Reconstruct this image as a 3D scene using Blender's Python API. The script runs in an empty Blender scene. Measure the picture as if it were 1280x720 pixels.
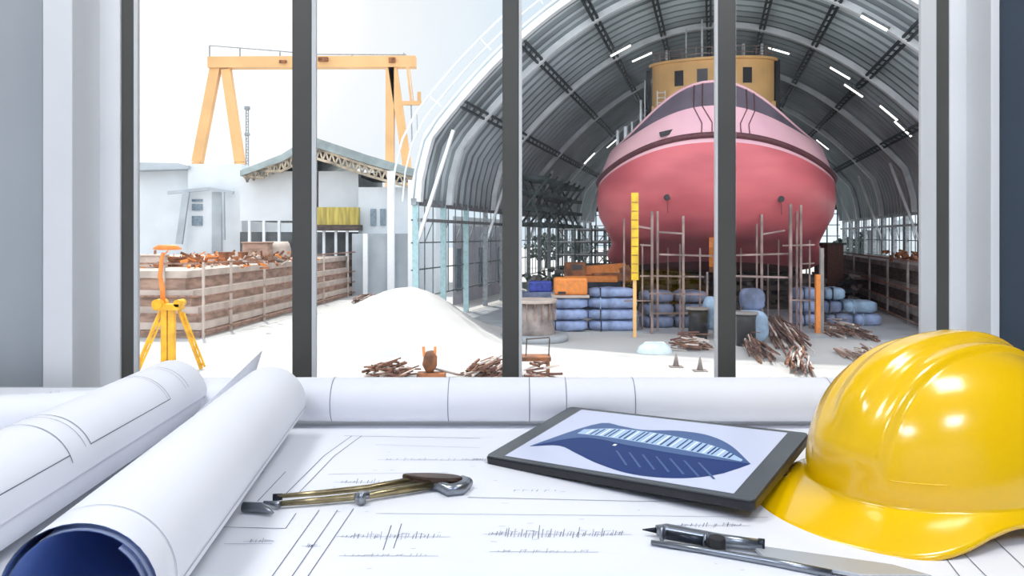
import bpy, bmesh, math, random
from mathutils import Vector, Matrix
R = random.Random(7)
PI = math.pi
C = bpy.context.scene.collection
sc = bpy.context.scene

# ------------------------------------------------------------------ frame
F, HY = 950.0, 295.0           # focal length in px of a 1280 frame, horizon row
DESK = 0.75                    # desk top height
CZ = DESK + 0.28               # camera height
GZ = CZ - 8.0                  # shipyard ground
TH = math.atan(250 / 950)      # direction of the hangar's axis
ca, sa = math.cos(TH), math.sin(TH)

def P(px, py, d):  return Vector(((px - 640) * d / F, d, CZ - (py - HY) * d / F))
def G(px, py, z=0.0):
    d = F * (8.0 - z) / (py - HY)
    return Vector(((px - 640) * d / F, d, GZ + z))
def D(px, py, z=0.0):
    d = F * (0.28 - z) / (py - HY)
    return Vector(((px - 640) * d / F, d, DESK + z))
def L(u, v, zc):  return Vector((u * ca + v * sa, -u * sa + v * ca, CZ + zc))   # hangar frame, z relative to the eye

# ------------------------------------------------------------------ materials
def lin(c):
    return tuple((x / 255 / 12.92) if x / 255 <= 0.04045 else ((x / 255 + 0.055) / 1.055) ** 2.4 for x in c) + (1.0,)
MATS = {}
def mat(name, rgb, rough=0.6, metal=0.0, var=0.0, scale=3.0, rgb2=None, coat=0.0, emit=0.0, bump=0.0, stretch=None, spec=0.5):
    if name in MATS: return MATS[name]
    m = bpy.data.materials.new(name); m.use_nodes = True
    nt = m.node_tree; b = nt.nodes['Principled BSDF']
    b.inputs['Roughness'].default_value = rough; b.inputs['Metallic'].default_value = metal
    b.inputs['Base Color'].default_value = lin(rgb); b.inputs['Specular IOR Level'].default_value = spec
    if coat: b.inputs['Coat Weight'].default_value = coat; b.inputs['Coat Roughness'].default_value = 0.12
    if emit:
        b.inputs['Emission Color'].default_value = lin(rgb); b.inputs['Emission Strength'].default_value = emit
    if var or rgb2 or bump:
        tc = nt.nodes.new('ShaderNodeTexCoord'); mp = nt.nodes.new('ShaderNodeMapping')
        if stretch: mp.inputs['Scale'].default_value = stretch
        n = nt.nodes.new('ShaderNodeTexNoise'); n.inputs['Scale'].default_value = scale; n.inputs['Detail'].default_value = 6
        nt.links.new(tc.outputs['Object'], mp.inputs[0]); nt.links.new(mp.outputs[0], n.inputs['Vector'])
        if var or rgb2:
            r = nt.nodes.new('ShaderNodeValToRGB')
            lo = rgb2 if rgb2 else tuple(x * (1 - var) for x in rgb)
            r.color_ramp.elements[0].color = lin(lo); r.color_ramp.elements[0].position = 0.36
            r.color_ramp.elements[1].color = lin(rgb); r.color_ramp.elements[1].position = 0.62
            nt.links.new(n.outputs['Fac'], r.inputs[0]); nt.links.new(r.outputs[0], b.inputs['Base Color'])
        if bump:
            bp = nt.nodes.new('ShaderNodeBump'); bp.inputs['Strength'].default_value = bump
            nt.links.new(n.outputs['Fac'], bp.inputs['Height']); nt.links.new(bp.outputs[0], b.inputs['Normal'])
    MATS[name] = m
    return m

paper   = mat('paper', (238, 240, 246), 0.55, var=0.02, scale=4)
paperb  = mat('paper_blue_shade', (140, 170, 232), 0.6, var=0.12, scale=9)  # blue shade inside the rolls, put into the paper colour
ink     = mat('ink', (112, 116, 132), 0.7)
inkpale = mat('pale_ink', (172, 178, 194), 0.7)
yellow  = mat('helmet_yellow', (250, 200, 2), 0.22, coat=0.6, spec=0.5)
white_p = mat('white_paint', (236, 238, 240), 0.45, var=0.02)
greyref = mat('shaded_reveal_grey', (186, 190, 196), 0.5, var=0.03)  # shade of the window reveals put into a grey colour
wallg   = mat('grey_wall_plaster', (176, 183, 188), 0.8, var=0.04, scale=2)
walld   = mat('shaded_wall_plaster', (66, 78, 92), 0.8, var=0.06, scale=2)  # shade on the right wall painted in as dark plaster
bronze  = mat('dark_window_metal', (92, 92, 88), 0.45, 0.3, var=0.05)
edgewh  = mat('pale_window_edge', (218, 220, 220), 0.4)
floorm  = mat('floor_boards', (150, 140, 128), 0.5, var=0.15, stretch=(1, 8, 1))
ceilm   = mat('ceiling_paint', (240, 240, 240), 0.8, var=0.01)
deskm   = mat('desk_laminate', (205, 207, 212), 0.4, var=0.03)
black   = mat('tablet_black', (26, 28, 34), 0.35, var=0.1)
bezel   = mat('tablet_bezel', (78, 82, 86), 0.3, 0.2, var=0.04)
screenm = mat('screen', (196, 202, 224), 0.25, emit=0.12)
navy    = mat('screen_navy', (14, 48, 112), 0.4, emit=0.04, spec=.2)
blue2   = mat('screen_mid_blue', (48, 84, 140), 0.3, emit=0.05)
blue3   = mat('screen_pale_blue', (168, 196, 224), 0.3, emit=0.1)
steel   = mat('brushed_steel', (150, 156, 164), 0.28, 0.9, var=0.1, scale=30)
darkst  = mat('dark_steel', (48, 54, 64), 0.35, 0.7, var=0.1)
brass   = mat('aged_brass', (168, 154, 118), 0.3, 0.9, var=0.2, scale=60)
umber   = mat('umber_metal', (96, 74, 62), 0.35, 0.6, var=0.25, scale=50)

sand    = mat('pale_sand', (182, 181, 178), 0.9, var=0.05, scale=0.05, bump=0.15)
concr   = mat('pale_concrete', (160, 164, 168), 0.85, var=0.12, scale=0.3)
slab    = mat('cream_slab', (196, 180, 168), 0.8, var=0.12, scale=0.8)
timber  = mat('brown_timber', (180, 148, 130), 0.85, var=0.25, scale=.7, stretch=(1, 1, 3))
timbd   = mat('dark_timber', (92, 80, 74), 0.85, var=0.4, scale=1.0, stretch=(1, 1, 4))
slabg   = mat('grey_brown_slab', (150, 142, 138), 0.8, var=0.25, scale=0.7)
rustr   = mat('rusty_rail', (166, 128, 110), 0.7, 0.2, var=0.3)
shed    = mat('white_cladding', (214, 220, 224), 0.7, var=0.04, scale=0.3)
shedg   = mat('grey_cladding', (176, 184, 190), 0.7, var=0.10, scale=0.3)
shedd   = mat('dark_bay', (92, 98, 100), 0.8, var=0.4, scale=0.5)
glassb  = mat('bluish_window', (126, 144, 158), 0.2, var=0.2)
fascia  = mat('green_grey_fascia', (156, 170, 170), 0.6, var=0.2, scale=0.5)
truss   = mat('cream_truss', (196, 180, 156), 0.7, var=0.4, scale=0.8)
crane_y = mat('crane_yellow', (226, 176, 116), 0.5, var=0.10, scale=0.1)
metalg  = mat('galvanised_grey', (150, 156, 160), 0.5, 0.3, var=0.2)
roofv   = mat('corrugated_roof_shade', (140, 152, 156), 0.6, 0.0, var=0.3, scale=0.12)  # darker strips paint in the shading of the corrugation
roofm   = mat('corrugated_roof_sheet', (190, 202, 206), 0.55, 0.0, var=0.18, scale=0.12)
ribm    = mat('pale_blue_rib', (238, 243, 246), 0.5, var=0.1, scale=0.5)
purl    = mat('dark_purlin', (70, 78, 82), 0.6, 0.3, var=0.3)
lattg   = mat('green_grey_lattice', (112, 130, 128), 0.7, var=0.4, scale=0.6)
darkg   = mat('dark_gable', (78, 86, 86), 0.8, var=0.4, scale=0.25)
teal    = mat('teal_post', (168, 200, 204), 0.5, var=0.1)
lamp    = mat('lamp_glow', (255, 255, 250), 0.4, emit=3.0)
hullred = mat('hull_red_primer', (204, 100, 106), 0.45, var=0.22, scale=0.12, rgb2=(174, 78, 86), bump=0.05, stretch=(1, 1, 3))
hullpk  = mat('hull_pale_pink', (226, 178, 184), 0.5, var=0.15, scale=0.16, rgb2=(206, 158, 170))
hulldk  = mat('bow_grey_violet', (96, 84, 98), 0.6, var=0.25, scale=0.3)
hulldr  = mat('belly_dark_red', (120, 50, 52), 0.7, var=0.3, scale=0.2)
strakem = mat('strake_maroon', (92, 40, 48), 0.6, var=0.3)
cabin   = mat('cabin_ochre', (246, 194, 124), 0.55, var=0.10, scale=0.3)
cabwin  = mat('cabin_window_dark', (44, 42, 44), 0.2, var=0.1)
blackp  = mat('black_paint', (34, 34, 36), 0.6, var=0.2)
scaf    = mat('scaffold_tube', (160, 136, 130), 0.6, 0.2, var=0.35, scale=0.7)
yelpole = mat('yellow_marker', (238, 196, 40), 0.5, var=0.15, scale=1.2)
orange  = mat('orange_paint', (232, 138, 56), 0.5, var=0.1)
rust    = mat('orange_rust', (166, 104, 64), 0.8, var=0.45, scale=1.0)
tarp    = mat('blue_tarpaulin', (148, 166, 206), 0.6, var=0.3, scale=0.9, bump=0.3)
tarp2   = mat('dull_blue_tarpaulin', (116, 128, 158), 0.7, var=0.35, scale=0.9, bump=0.3)
tarp3   = mat('pale_blue_tarpaulin', (150, 176, 200), 0.7, var=0.25, scale=0.9, bump=0.3)
brownh  = mat('brown_hut_boards', (110, 76, 66), 0.8, var=0.3, stretch=(1, 1, 6))
mauve   = mat('lavender_cladding', (214, 212, 222), 0.7, var=0.08, scale=0.3)
stone   = mat('stone_block', (158, 146, 140), 0.9, var=0.35, scale=1.0)
rodp    = mat('dark_rods', (120, 84, 74), 0.8, var=0.3)
rodw    = mat('dusty_rods', (214, 200, 190), 0.8, var=0.1)
rod     = mat('rusty_rods', (150, 106, 84), 0.8, 0.1, var=0.5, scale=3)
leafd   = mat('dark_foliage', (70, 84, 74), 0.9, var=0.4, scale=0.6)
bright  = mat('bright_yellow_steel', (240, 178, 8), 0.45, var=0.15, scale=2)

def glass_mat():
    m = bpy.data.materials.new('window_glass'); m.use_nodes = True; nt = m.node_tree
    nt.nodes.remove(nt.nodes['Principled BSDF']); out = nt.nodes['Material Output']
    t = nt.nodes.new('ShaderNodeBsdfTransparent'); g = nt.nodes.new('ShaderNodeBsdfGlossy')
    t.inputs[0].default_value = (0.985, 0.99, 0.99, 1); g.inputs['Roughness'].default_value = 0.02
    fr = nt.nodes.new('ShaderNodeFresnel'); fr.inputs['IOR'].default_value = 1.35
    mx = nt.nodes.new('ShaderNodeMixShader')
    nt.links.new(fr.outputs[0], mx.inputs[0]); nt.links.new(t.outputs[0], mx.inputs[1]); nt.links.new(g.outputs[0], mx.inputs[2])
    nt.links.new(mx.outputs[0], out.inputs[0]); return m
glass = glass_mat()

# ------------------------------------------------------------------ builders (world coordinates in, local mesh out)
def new(): return bmesh.new()
def box(bm, x0, x1, y0, y1, z0, z1, mi=0):
    vs = [bm.verts.new((x, y, z)) for x in (x0, x1) for y in (y0, y1) for z in (z0, z1)]
    for q in ((0, 1, 3, 2), (4, 6, 7, 5), (0, 4, 5, 1), (2, 3, 7, 6), (0, 2, 6, 4), (1, 5, 7, 3)):
        bm.faces.new([vs[i] for i in q]).material_index = mi
def bar(bm, p, q, w, h=None, mi=0, up=(0, 0, 1)):
    p, q = Vector(p), Vector(q); h = h or w; d = (q - p).normalized(); up = Vector(up)
    if abs(d.dot(up)) > 0.98: up = Vector((0, 1, 0))
    s = d.cross(up).normalized(); t = s.cross(d)
    vs = [bm.verts.new(b + s * (i * w / 2) + t * (j * h / 2)) for b in (p, q) for i, j in ((-1, -1), (1, -1), (1, 1), (-1, 1))]
    for f in ((0, 1, 2, 3), (7, 6, 5, 4), (0, 4, 5, 1), (1, 5, 6, 2), (2, 6, 7, 3), (3, 7, 4, 0)):
        bm.faces.new([vs[i] for i in f]).material_index = mi
def tube(bm, pts, r, seg=8, cap=True, mi=0):
    pts = [Vector(p) for p in pts]; rs = r if isinstance(r, (list, tuple)) else [r] * len(pts); rings = []
    for i, p in enumerate(pts):
        d = (pts[min(i + 1, len(pts) - 1)] - pts[max(i - 1, 0)]).normalized()
        up = Vector((0, 0, 1)) if abs(d.z) < 0.95 else Vector((0, 1, 0))
        s = d.cross(up).normalized(); t = s.cross(d)
        rings.append([bm.verts.new(p + (s * math.cos(a) + t * math.sin(a)) * rs[i]) for a in (2 * PI * k / seg for k in range(seg))])
    for a, b in zip(rings, rings[1:]):
        for k in range(seg):
            f = bm.faces.new((a[k], a[(k + 1) % seg], b[(k + 1) % seg], b[k])); f.material_index = mi; f.smooth = True
    if cap:
        bm.faces.new(rings[0][::-1]).material_index = mi; bm.faces.new(rings[-1]).material_index = mi
def poly(bm, pts, mi=0):
    f = bm.faces.new([bm.verts.new(p) for p in pts]); f.material_index = mi; return f
def prism(bm, pts, vec, mi=0):
    a = [bm.verts.new(Vector(p)) for p in pts]; b = [bm.verts.new(Vector(p) + Vector(vec)) for p in pts]; n = len(a)
    for f in [a[::-1], b] + [[a[k], a[(k + 1) % n], b[(k + 1) % n], b[k]] for k in range(n)]:
        bm.faces.new(f).material_index = mi
def grid(bm, rows, mi=0, smooth=True, close=False):
    V = [[bm.verts.new(p) for p in r] for r in rows]
    for i in range(len(V) - 1):
        n = len(V[i])
        for j in range(n if close else n - 1):
            f = bm.faces.new((V[i][j], V[i][(j + 1) % n], V[i + 1][(j + 1) % n], V[i + 1][j]))
            f.smooth = smooth; f.material_index = mi(i, j) if callable(mi) else mi
    return V

def thing(name, label, cat, loc, group=None, kind=None):
    o = bpy.data.objects.new(name, None); C.objects.link(o); o.location = loc; o.empty_display_size = 0.1
    if label: o['label'] = label
    if cat: o['category'] = cat
    if group: o['group'] = group
    if kind: o['kind'] = kind
    return o
def wloc(o):
    l = Vector(o.location)
    while o.parent: o = o.parent; l += Vector(o.location)
    return l
def obj(name, bm, m, parent=None, base=None, label=None, cat=None, group=None, kind=None, bevel=0, solid=0, local=False, sub=0, recalc=True):
    """World-space bmesh becomes one object whose origin is at base (or at its parent)."""
    if recalc: bmesh.ops.recalc_face_normals(bm, faces=bm.faces)
    me = bpy.data.meshes.new(name); o = bpy.data.objects.new(name, me); C.objects.link(o)
    org = Vector((0, 0, 0))
    if not local:
        if base is None:
            if parent is not None: base = wloc(parent)
            else:
                xs = [v.co for v in bm.verts]
                base = Vector((sum(v.x for v in xs) / len(xs), sum(v.y for v in xs) / len(xs), min(v.z for v in xs)))
        org = Vector(base)
        bmesh.ops.translate(bm, vec=-org, verts=bm.verts)
    bm.to_mesh(me); bm.free()
    for x in (m if isinstance(m, (list, tuple)) else [m]): me.materials.append(x)
    if parent is not None:
        o.parent = parent
        if not local: o.location = org - wloc(parent)
    elif not local: o.location = org
    if label: o['label'] = label
    if cat: o['category'] = cat
    if group: o['group'] = group
    if kind: o['kind'] = kind
    if solid: md = o.modifiers.new('s', 'SOLIDIFY'); md.thickness = solid; md.offset = 0
    if bevel: md = o.modifiers.new('b', 'BEVEL'); md.width = bevel; md.segments = 2; md.limit_method = 'ANGLE'
    if sub: md = o.modifiers.new('u', 'SUBSURF'); md.levels = sub; md.render_levels = sub
    return o
def copy_tree(o, loc=None, rz=None, label=None, parent=None):
    c = o.copy(); C.objects.link(c)
    if parent: c.parent = parent
    if loc is not None: c.location = loc
    if rz is not None: c.rotation_euler = (0, 0, rz)
    if label: c['label'] = label
    for ch in list(o.children): copy_tree(ch, parent=c)
    return c
def S(name, bm, m, **k): return obj(name, bm, m, kind='structure', **k)

# ================================================================== THE ROOM
WY = 1.50                      # inner face of the window wall
XL, XR, YB, HT = -2.3, 2.3, -2.4, 2.75
def wx(px, y=WY): return (px - 640) * y / F
xw0, xw1 = wx(53), wx(1250)    # casing outer edges
ZH = 2.25                      # window head
ZS = 0.66                     # window sill
b = new(); box(b, XL, XR, YB, WY, -0.1, 0); S('floor', b, floorm)
b = new(); box(b, XL, XR, YB, WY + 0.3, HT, HT + 0.1); S('ceiling', b, ceilm)
b = new(); box(b, XL - 0.1, XL, YB, WY, 0, HT); S('wall_left', b, wallg)
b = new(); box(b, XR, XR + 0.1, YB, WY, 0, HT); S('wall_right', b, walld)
b = new(); box(b, XL, XR, YB - 0.1, YB, 0, HT); S('wall_back', b, ceilm)
b = new(); box(b, XL, xw0, WY, WY + 0.3, 0, HT)
box(b, xw0, 0, WY, WY + 0.3, 0, ZS); box(b, xw0, 0, WY, WY + 0.3, ZH, HT); S('wall_front_left', b, wallg)
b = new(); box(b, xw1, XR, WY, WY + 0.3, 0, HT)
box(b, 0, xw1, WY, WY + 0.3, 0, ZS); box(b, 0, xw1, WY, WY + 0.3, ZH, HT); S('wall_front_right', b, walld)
for s, x in (('left', XL), ('right', XR)):
    b = new(); box(b, min(x, x + (0.015 if s == 'left' else -0.015)), max(x, x + (0.015 if s == 'left' else -0.015)), YB, WY - 0.02, 0, 0.1)
    S('baseboard_' + s, b, white_p)

win = thing('window_1', 'wide office window with dark mullions overlooking the shipyard', None, (0, WY + 0.1, ZS), kind='structure')
def vert(name, px0, px1, y0, y1, m, yref=None, par=None, z0=ZS, z1=ZH):
    yr = yref if yref else y0
    b = new(); box(b, wx(px0, yr), wx(px1, yr), y0, y1, z0, z1)
    return obj(name, b, m, par or win, bevel=0.002)
# left side: casing, stepped reveal, sash, metal jamb
vert('casing', 53, 90, WY - 0.03, WY + 0.10, white_p)
b = new()      # sloping grey reveal between casing and sash
prism(b, [(wx(90, 1.47) - .01, 1.505, ZS), (wx(90, 1.5), 1.50, ZS), (wx(119, 1.57), 1.57, ZS), (wx(119, 1.57), 1.66, ZS), (wx(90, 1.47) - .01, 1.66, ZS)], (0, 0, ZH - ZS)); obj('reveal', b, greyref, win)
vert('sash', 118, 150, 1.569, 1.578, white_p)
j = vert('jamb', 149, 167, 1.575, 1.59, bronze); vert('jamb_edge', 166.5, 172, 1.574, 1.585, edgewh)
# right side
vert('jamb_edge', 1151, 1171, 1.57, 1.58, edgewh)
vert('jamb', 1170, 1189, 1.572, 1.59, bronze)
vert('sash', 1187, 1216, 1.569, 1.578, white_p)
b = new()
prism(b, [(wx(1241, 1.5), 1.50, ZS), (wx(1215, 1.57), 1.57, ZS), (wx(1215, 1.57), 1.66, ZS), (wx(1241, 1.5) + .02, 1.66, ZS)], (0, 0, ZH - ZS)); obj('reveal', b, greyref, win)
vert('casing', 1239, 1250, WY - 0.012, WY + 0.08, white_p)
for a, c, e0, e1 in ((365, 390, 389.6, 395), (628, 649, 648.6, 652.5), (897, 920, 894, 897.4)):
    m_ = vert('mullion', a, c, 1.575, 1.59, bronze)
    b = new(); box(b, wx(e0, 1.573), wx(e1, 1.573), 1.573, 1.582, ZS, ZH); obj('mullion_edge', b, edgewh, m_)
for a, c in ((172, 366), (394, 629), (652, 894), (920, 1151)):
    b = new(); box(b, wx(a, 1.585), wx(c, 1.585), 1.582, 1.587, ZS, ZH); obj('pane', b, glass, win)
b = new(); box(b, wx(119), wx(1216), 1.53, 1.66, ZH - 0.04, ZH); box(b, xw0, xw1, 1.47, 1.55, ZH - 0.03, ZH + 0.07); obj('head', b, white_p, win, bevel=0.003)
b = new(); box(b, xw0, xw1, 1.47, 1.72, ZS - 0.03, ZS); obj('sill', b, white_p, win, bevel=0.003)
b = new(); box(b, XL - .5, XR + .5, WY + 0.3, WY + 1.1, ZH + 0.25, ZH + 0.37); S('sun_block_slab', b, white_p)       # unseen slab added above the window to keep the sun out
# unseen fill panels added to light the desk, rear pair bluish
for i, (x, y) in enumerate(((-0.9, 0.55), (0.9, 0.55), (-0.9, -1.2), (0.9, -1.2))):
    t = thing('fill_light', ['added fill light panel above the desk left', 'added fill light panel above the desk right',
        'added fill light panel at the room rear left', 'added fill light panel at the room rear right'][i], 'fill light', (x, y, HT), group='added fill panels')
    b = new(); box(b, x - .32, x + .32, y - .32, y + .32, HT - 0.035, HT - 0.001); obj('frame', b, white_p, t)
    b = new(); box(b, x - .29, x + .29, y - .29, y + .29, HT - 0.04, HT - 0.034); obj('diffuser', b, lamp, t)
    ld = bpy.data.lights.new('fill_light_panel', 'AREA'); ld.shape = 'SQUARE'; ld.size = 0.56
    ld.energy = 15 if i < 2 else 20; ld.color = (1, 0.99, 0.97) if i < 2 else (0.65, 0.75, 1.0)
    lo = bpy.data.objects.new('fill_light_panel', ld); C.objects.link(lo); lo.parent = t; lo.location = (0, 0, -0.045)

# ------------------------------------------------------------------ desk
dk = thing('desk', 'wide office desk under the window covered in drawings', 'desk', (0, 0.85, 0))
b = new(); box(b, -1.35, 1.35, 0.25, 1.42, DESK - 0.035, DESK - 0.0015); obj('desk_top', b, deskm, dk, bevel=0.003)
for x in (-1.25, 1.25):
    for y in (0.33, 1.34):
        b = new(); box(b, x - .03, x + .03, y - .03, y + .03, 0, DESK - 0.034); obj('leg', b, metalg, dk)

thinp = mat('thin_paper', (240, 242, 248), .6); _nt = thinp.node_tree; _t = _nt.nodes.new('ShaderNodeBsdfTranslucent'); _m = _nt.nodes.new('ShaderNodeMixShader')
_t.inputs[0].default_value = (.95, .96, 1, 1); _m.inputs[0].default_value = .6
_nt.links.new(_nt.nodes['Principled BSDF'].outputs[0], _m.inputs[1]); _nt.links.new(_t.outputs[0], _m.inputs[2]); _nt.links.new(_m.outputs[0], _nt.nodes['Material Output'].inputs[0])
def strip(bm, p, q, w=0.0009, z=0.0004, mi=1):
    p, q = Vector(p), Vector(q); d = (q - p); d.z = 0
    if d.length < 1e-6: return
    s = Vector((-d.y, d.x, 0)).normalized() * w / 2; o = Vector((0, 0, z))
    poly(bm, [p - s + o, p + s + o, q + s + o, q - s + o], mi)
b = new(); box(b, -1.33, 1.33, 0.27, 1.40, DESK - 0.0015, DESK)
def dl(x0, y0, x1, y1, w=0.0010, mi=1): strip(b, D(x0, y0), D(x1, y1), w, 0.0004, mi)
for l_ in ((405, 570, 353, 622), (418, 570, 368, 622), (399, 638, 335, 728), (422, 638, 360, 728), (442, 636, 380, 728), (357, 590, 322, 627),
           (370, 642, 357, 661), (357, 661, 270, 659), (585, 622, 800, 627), (800, 627, 1010, 629), (440, 545, 405, 570), (452, 545, 418, 570),
           (1222, 655, 1300, 728), (1185, 672, 1240, 728), (1170, 682, 1205, 728), (430, 545, 600, 548)): dl(*l_)
for l_ in ((470, 642, 800, 645), (800, 645, 960, 647), (280, 680, 340, 680), (410, 593, 560, 591), (860, 600, 1010, 604), (300, 612, 330, 590), (600, 560, 470, 556)): dl(*l_, 0.0008, 2)
rr = random.Random(3)
def cluster(x0, x1, yc, h, n, mi=1, base=True):
    if base: dl(x0 - 8, yc, x1 + 8, yc + .5, 0.0007, 2)
    for k in range(n):
        x = x0 + (x1 - x0) * (k + rr.random() * .7) / n; hh = h * (0.3 + 0.7 * rr.random()) * math.sin(PI * (0.12 + 0.8 * (x - x0) / (x1 - x0)))
        dl(x, yc - hh * rr.random() - 1, x - 2, yc + hh * .5, 0.0007, mi if rr.random() < .6 else 2)
        if rr.random() < .4: dl(x, yc - hh * .5, x + rr.uniform(4, 12), yc - hh * .5 + rr.uniform(-1, 1), 0.0007, 2)
cluster(612, 782, 668, 12, 44); cluster(428, 555, 671, 9, 26); cluster(425, 490, 603, 5, 12); cluster(640, 700, 614, 3, 6, base=False)
cluster(850, 930, 657, 6, 14); cluster(590, 610, 575, 4, 7); cluster(860, 990, 612, 4, 16, 2); cluster(432, 540, 695, 3, 14, 2); cluster(620, 740, 690, 5, 14, 2)
dl(489, 657, 479, 688, 0.0009); dl(502, 655, 492, 686, 0.0009); cluster(312, 335, 677, 5, 6); cluster(385, 393, 683, 5, 4); cluster(480, 600, 575, 3, 14, 2)
for k in range(46):
    x, y = rr.uniform(400, 1000), rr.uniform(552, 715); dl(x, y, x + rr.uniform(2, 9), y + rr.uniform(-.6, .6), 0.0007, 2)
ds = obj('drawing_sheet', b, [paper, ink, inkpale], label='large white drawing sheet with thin line sketches covering the desk', cat='drawing sheet', base=(0, .85, DESK - 0.0015), recalc=False)

# ------------------------------------------------------------------ paper rolls
def roll(name, label, p0, p1, r0, r1, a_start, turns=1.5, rings=(), longs=(), marks=(), group=None, n=30, wrap=0.0012):
    """A sheet rolled into a tube: white outside, inside painted with blue shade, ink lines lying on the paper."""
    p0, p1 = Vector(p0), Vector(p1); ax = (p1 - p0).normalized(); s = ax.cross(Vector((0, 0, 1))).normalized(); t = s.cross(ax)
    def pt(a, v, off=0.0):                # a: radians travelled from the outer edge, v: 0..1 along
        r = (r0 + (r1 - r0) * v) - wrap * a / (2 * PI) * 2 + off
        ang = a_start + a; return p0.lerp(p1, v) + (s * math.cos(ang) + t * math.sin(ang)) * r
    b = new(); na = int(36 * turns); A = [turns * 2 * PI * k / na for k in range(na + 1)]; V = [k / n for k in range(n + 1)]
    grid(b, [[pt(a, v) for a in A] for v in V])
    grid(b, [[pt(a, v, -0.0006) for a in A] for v in V], 1)
    def line(a0, v0, a1, v1, w=0.001, mi=2):
        k = max(1, int(abs(a1 - a0) / 0.1) + int(abs(v1 - v0) * n)); L0 = (p1 - p0).length
        da, dv = a1 - a0, v1 - v0; ln = math.hypot(da * r0, dv * L0) or 1; na_, nv_ = -dv * L0 / ln * w / r0 / 2, da * r0 / ln * w / L0 / 2
        rows = [[pt(a0 + da * i / k + sg * na_, v0 + dv * i / k + sg * nv_, 0.0005) for sg in (-1, 1)] for i in range(k + 1)]
        grid(b, rows, mi)
    for q in rings: line(q[1], q[0], q[2], q[0], *(q[3:] or (0.001,)))
    for q in longs: line(q[0], q[1], q[0], q[2], *(q[3:] or (0.001,)))
    for q in marks: line(*q)
    return obj(name, b, [paper, paperb, ink, inkpale], label=label, cat='paper roll', group=group, recalc=False)

# long roll along the back of the desk
zr = 0.034
bx0, bx1 = wx(200, 1.13), wx(1060, 1.13)
def vb(px): return (wx(px, 1.10) - bx0) / (bx1 - bx0)
rng = [(vb(p), 2.4, 5.9) for p in (413, 662, 708, 794, 1042, 560)] + [(vb(741), 3.0, 4.3, 0.0007)]
rng = [(q[0], 0.3, 3.9) + q[3:] for q in rng]
roll('rolled_drawing', 'long white rolled drawing lying along the back desk edge below the window', (bx0, 1.13, DESK + zr + 0.0025), (bx1, 1.13, DESK + zr + 0.0025), zr, zr,
     -0.9, 1.6, rings=[(q[0], 0.0, 5.6) for q in rng[:6]] + [(rng[6][0], 4.0, 5.4, 0.0007)], longs=[(4.3, 0.02, 0.98, 0.0006, 3)])
# flatter loose roll at far left
mk = []
for k in range(70):
    a, v = rr.uniform(1.6, 3.4), rr.uniform(0.05, 0.95)
    mk.append((a, v, a + rr.uniform(-.25, .25), v + rr.uniform(-.03, .03), 0.0008, 3))
roll('rolled_map', 'bluish rolled sheet with faint map lines at far left behind the other rolls', (-0.86, 0.93, DESK + .037), (-0.545, 1.055, DESK + .037), 0.034, 0.033, -0.3, 1.5,
     rings=[(.3, .8, 4.4), (.33, .8, 4.4, .0006)], marks=mk)
# two big rolls running towards the viewer
mkA = []
for k in range(16):
    a, v = rr.uniform(1.75, 2.5), rr.choice((0.42, 0.5, 0.56, 0.3)) + rr.uniform(-.03, .03)
    mkA.append((a, v, a + rr.uniform(-.16, .16), v + rr.uniform(-.012, .012), 0.0008, 3))
fr = (1.15, 2.65)
roll('rolled_drawing', 'upper left white rolled drawing with black border lines, seen from its side', (-0.445, 0.42, DESK + .052), (-0.492, 1.10, DESK + .052), 0.050, 0.049, -0.05, 1.7,
     rings=[(.91, .5, 1.6), (.895, .5, 1.6, .0006), (.81, .45, 2.7), (.80, .45, 2.7, .0006), (.50, .45, 2.7), (.485, .45, 2.7, .0006), (.44, .3, 2.7)],
     longs=[(.45, .50, .81), (.45, .1, .44), (2.7, .5, .8)], marks=mkA, group='big rolled drawings on the left')
roll('rolled_drawing', 'thick white rolled drawing in front left with its open blue end facing the viewer', (-0.272, 0.475, DESK + .052), (-0.335, 1.05, DESK + .052), 0.050, 0.049, -0.35, 2.2,
     rings=[(.055, 0.3, 3.4, .0008, 3)], longs=[(.18, .0, 1.0, .0008)], group='big rolled drawings on the left', wrap=0.0022)
# the curled sheet corner sticking up between them
b = new(); rows = []
for i in range(9):
    v = i / 8; base = Vector((-0.400 + 0.0 * v, 0.62 + .5 * v, DESK + 0.002))
    rows.append([base + Vector((0.02 * k / 5 * 1.2 - .012, 0.012 * k, (0.018 + .082 * v) * (k / 5) ** 1.4)) for k in range(6)])
grid(b, rows); obj('loose_sheet', b, thinp, label='loose curled white sheet rising between the two big rolls', cat='paper sheet', solid=0.0008)

# ------------------------------------------------------------------ tablet
TL_ = [Vector(p) for p in ((-0.034, 0.936, 0.009), (0.235, 0.738, 0.022), (0.356, 0.904, 0.047), (0.087, 1.095, 0.034))]
o_ = TL_[0] + Vector((0, 0, DESK)); ex = (TL_[1] - TL_[0]); ey = (TL_[3] - TL_[0]); W_, H_ = ex.length, ey.length
ex.normalize(); ez = ex.cross(ey).normalized(); ey = ez.cross(ex)
def T(u, v, w=0.0): return o_ + ex * (u * W_) + ey * (v * H_) + ez * w
tb = thing('tablet', 'black tablet showing a blue ship drawing, leaning against the long roll', 'tablet', (o_.x + .16, o_.y, DESK))
def rrect(m, w, r=0.035, asp=W_ / H_):
    out = []
    for cx, cy, a0 in ((1 - m - r, m + r * asp, -PI / 2), (1 - m - r, 1 - m * asp - r * asp, 0), (m + r, 1 - m * asp - r * asp, PI / 2), (m + r, m * asp + r * asp, PI)):
        for k in range(6): out.append((cx + r * math.cos(a0 + k * PI / 10), cy + r * asp * math.sin(a0 + k * PI / 10)))
    return [T(u, v, w) for u, v in out]
b = new(); prism(b, rrect(0.0, -0.011, .02), ez * 0.010); obj('housing', b, black, tb, bevel=0.0015)
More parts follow.
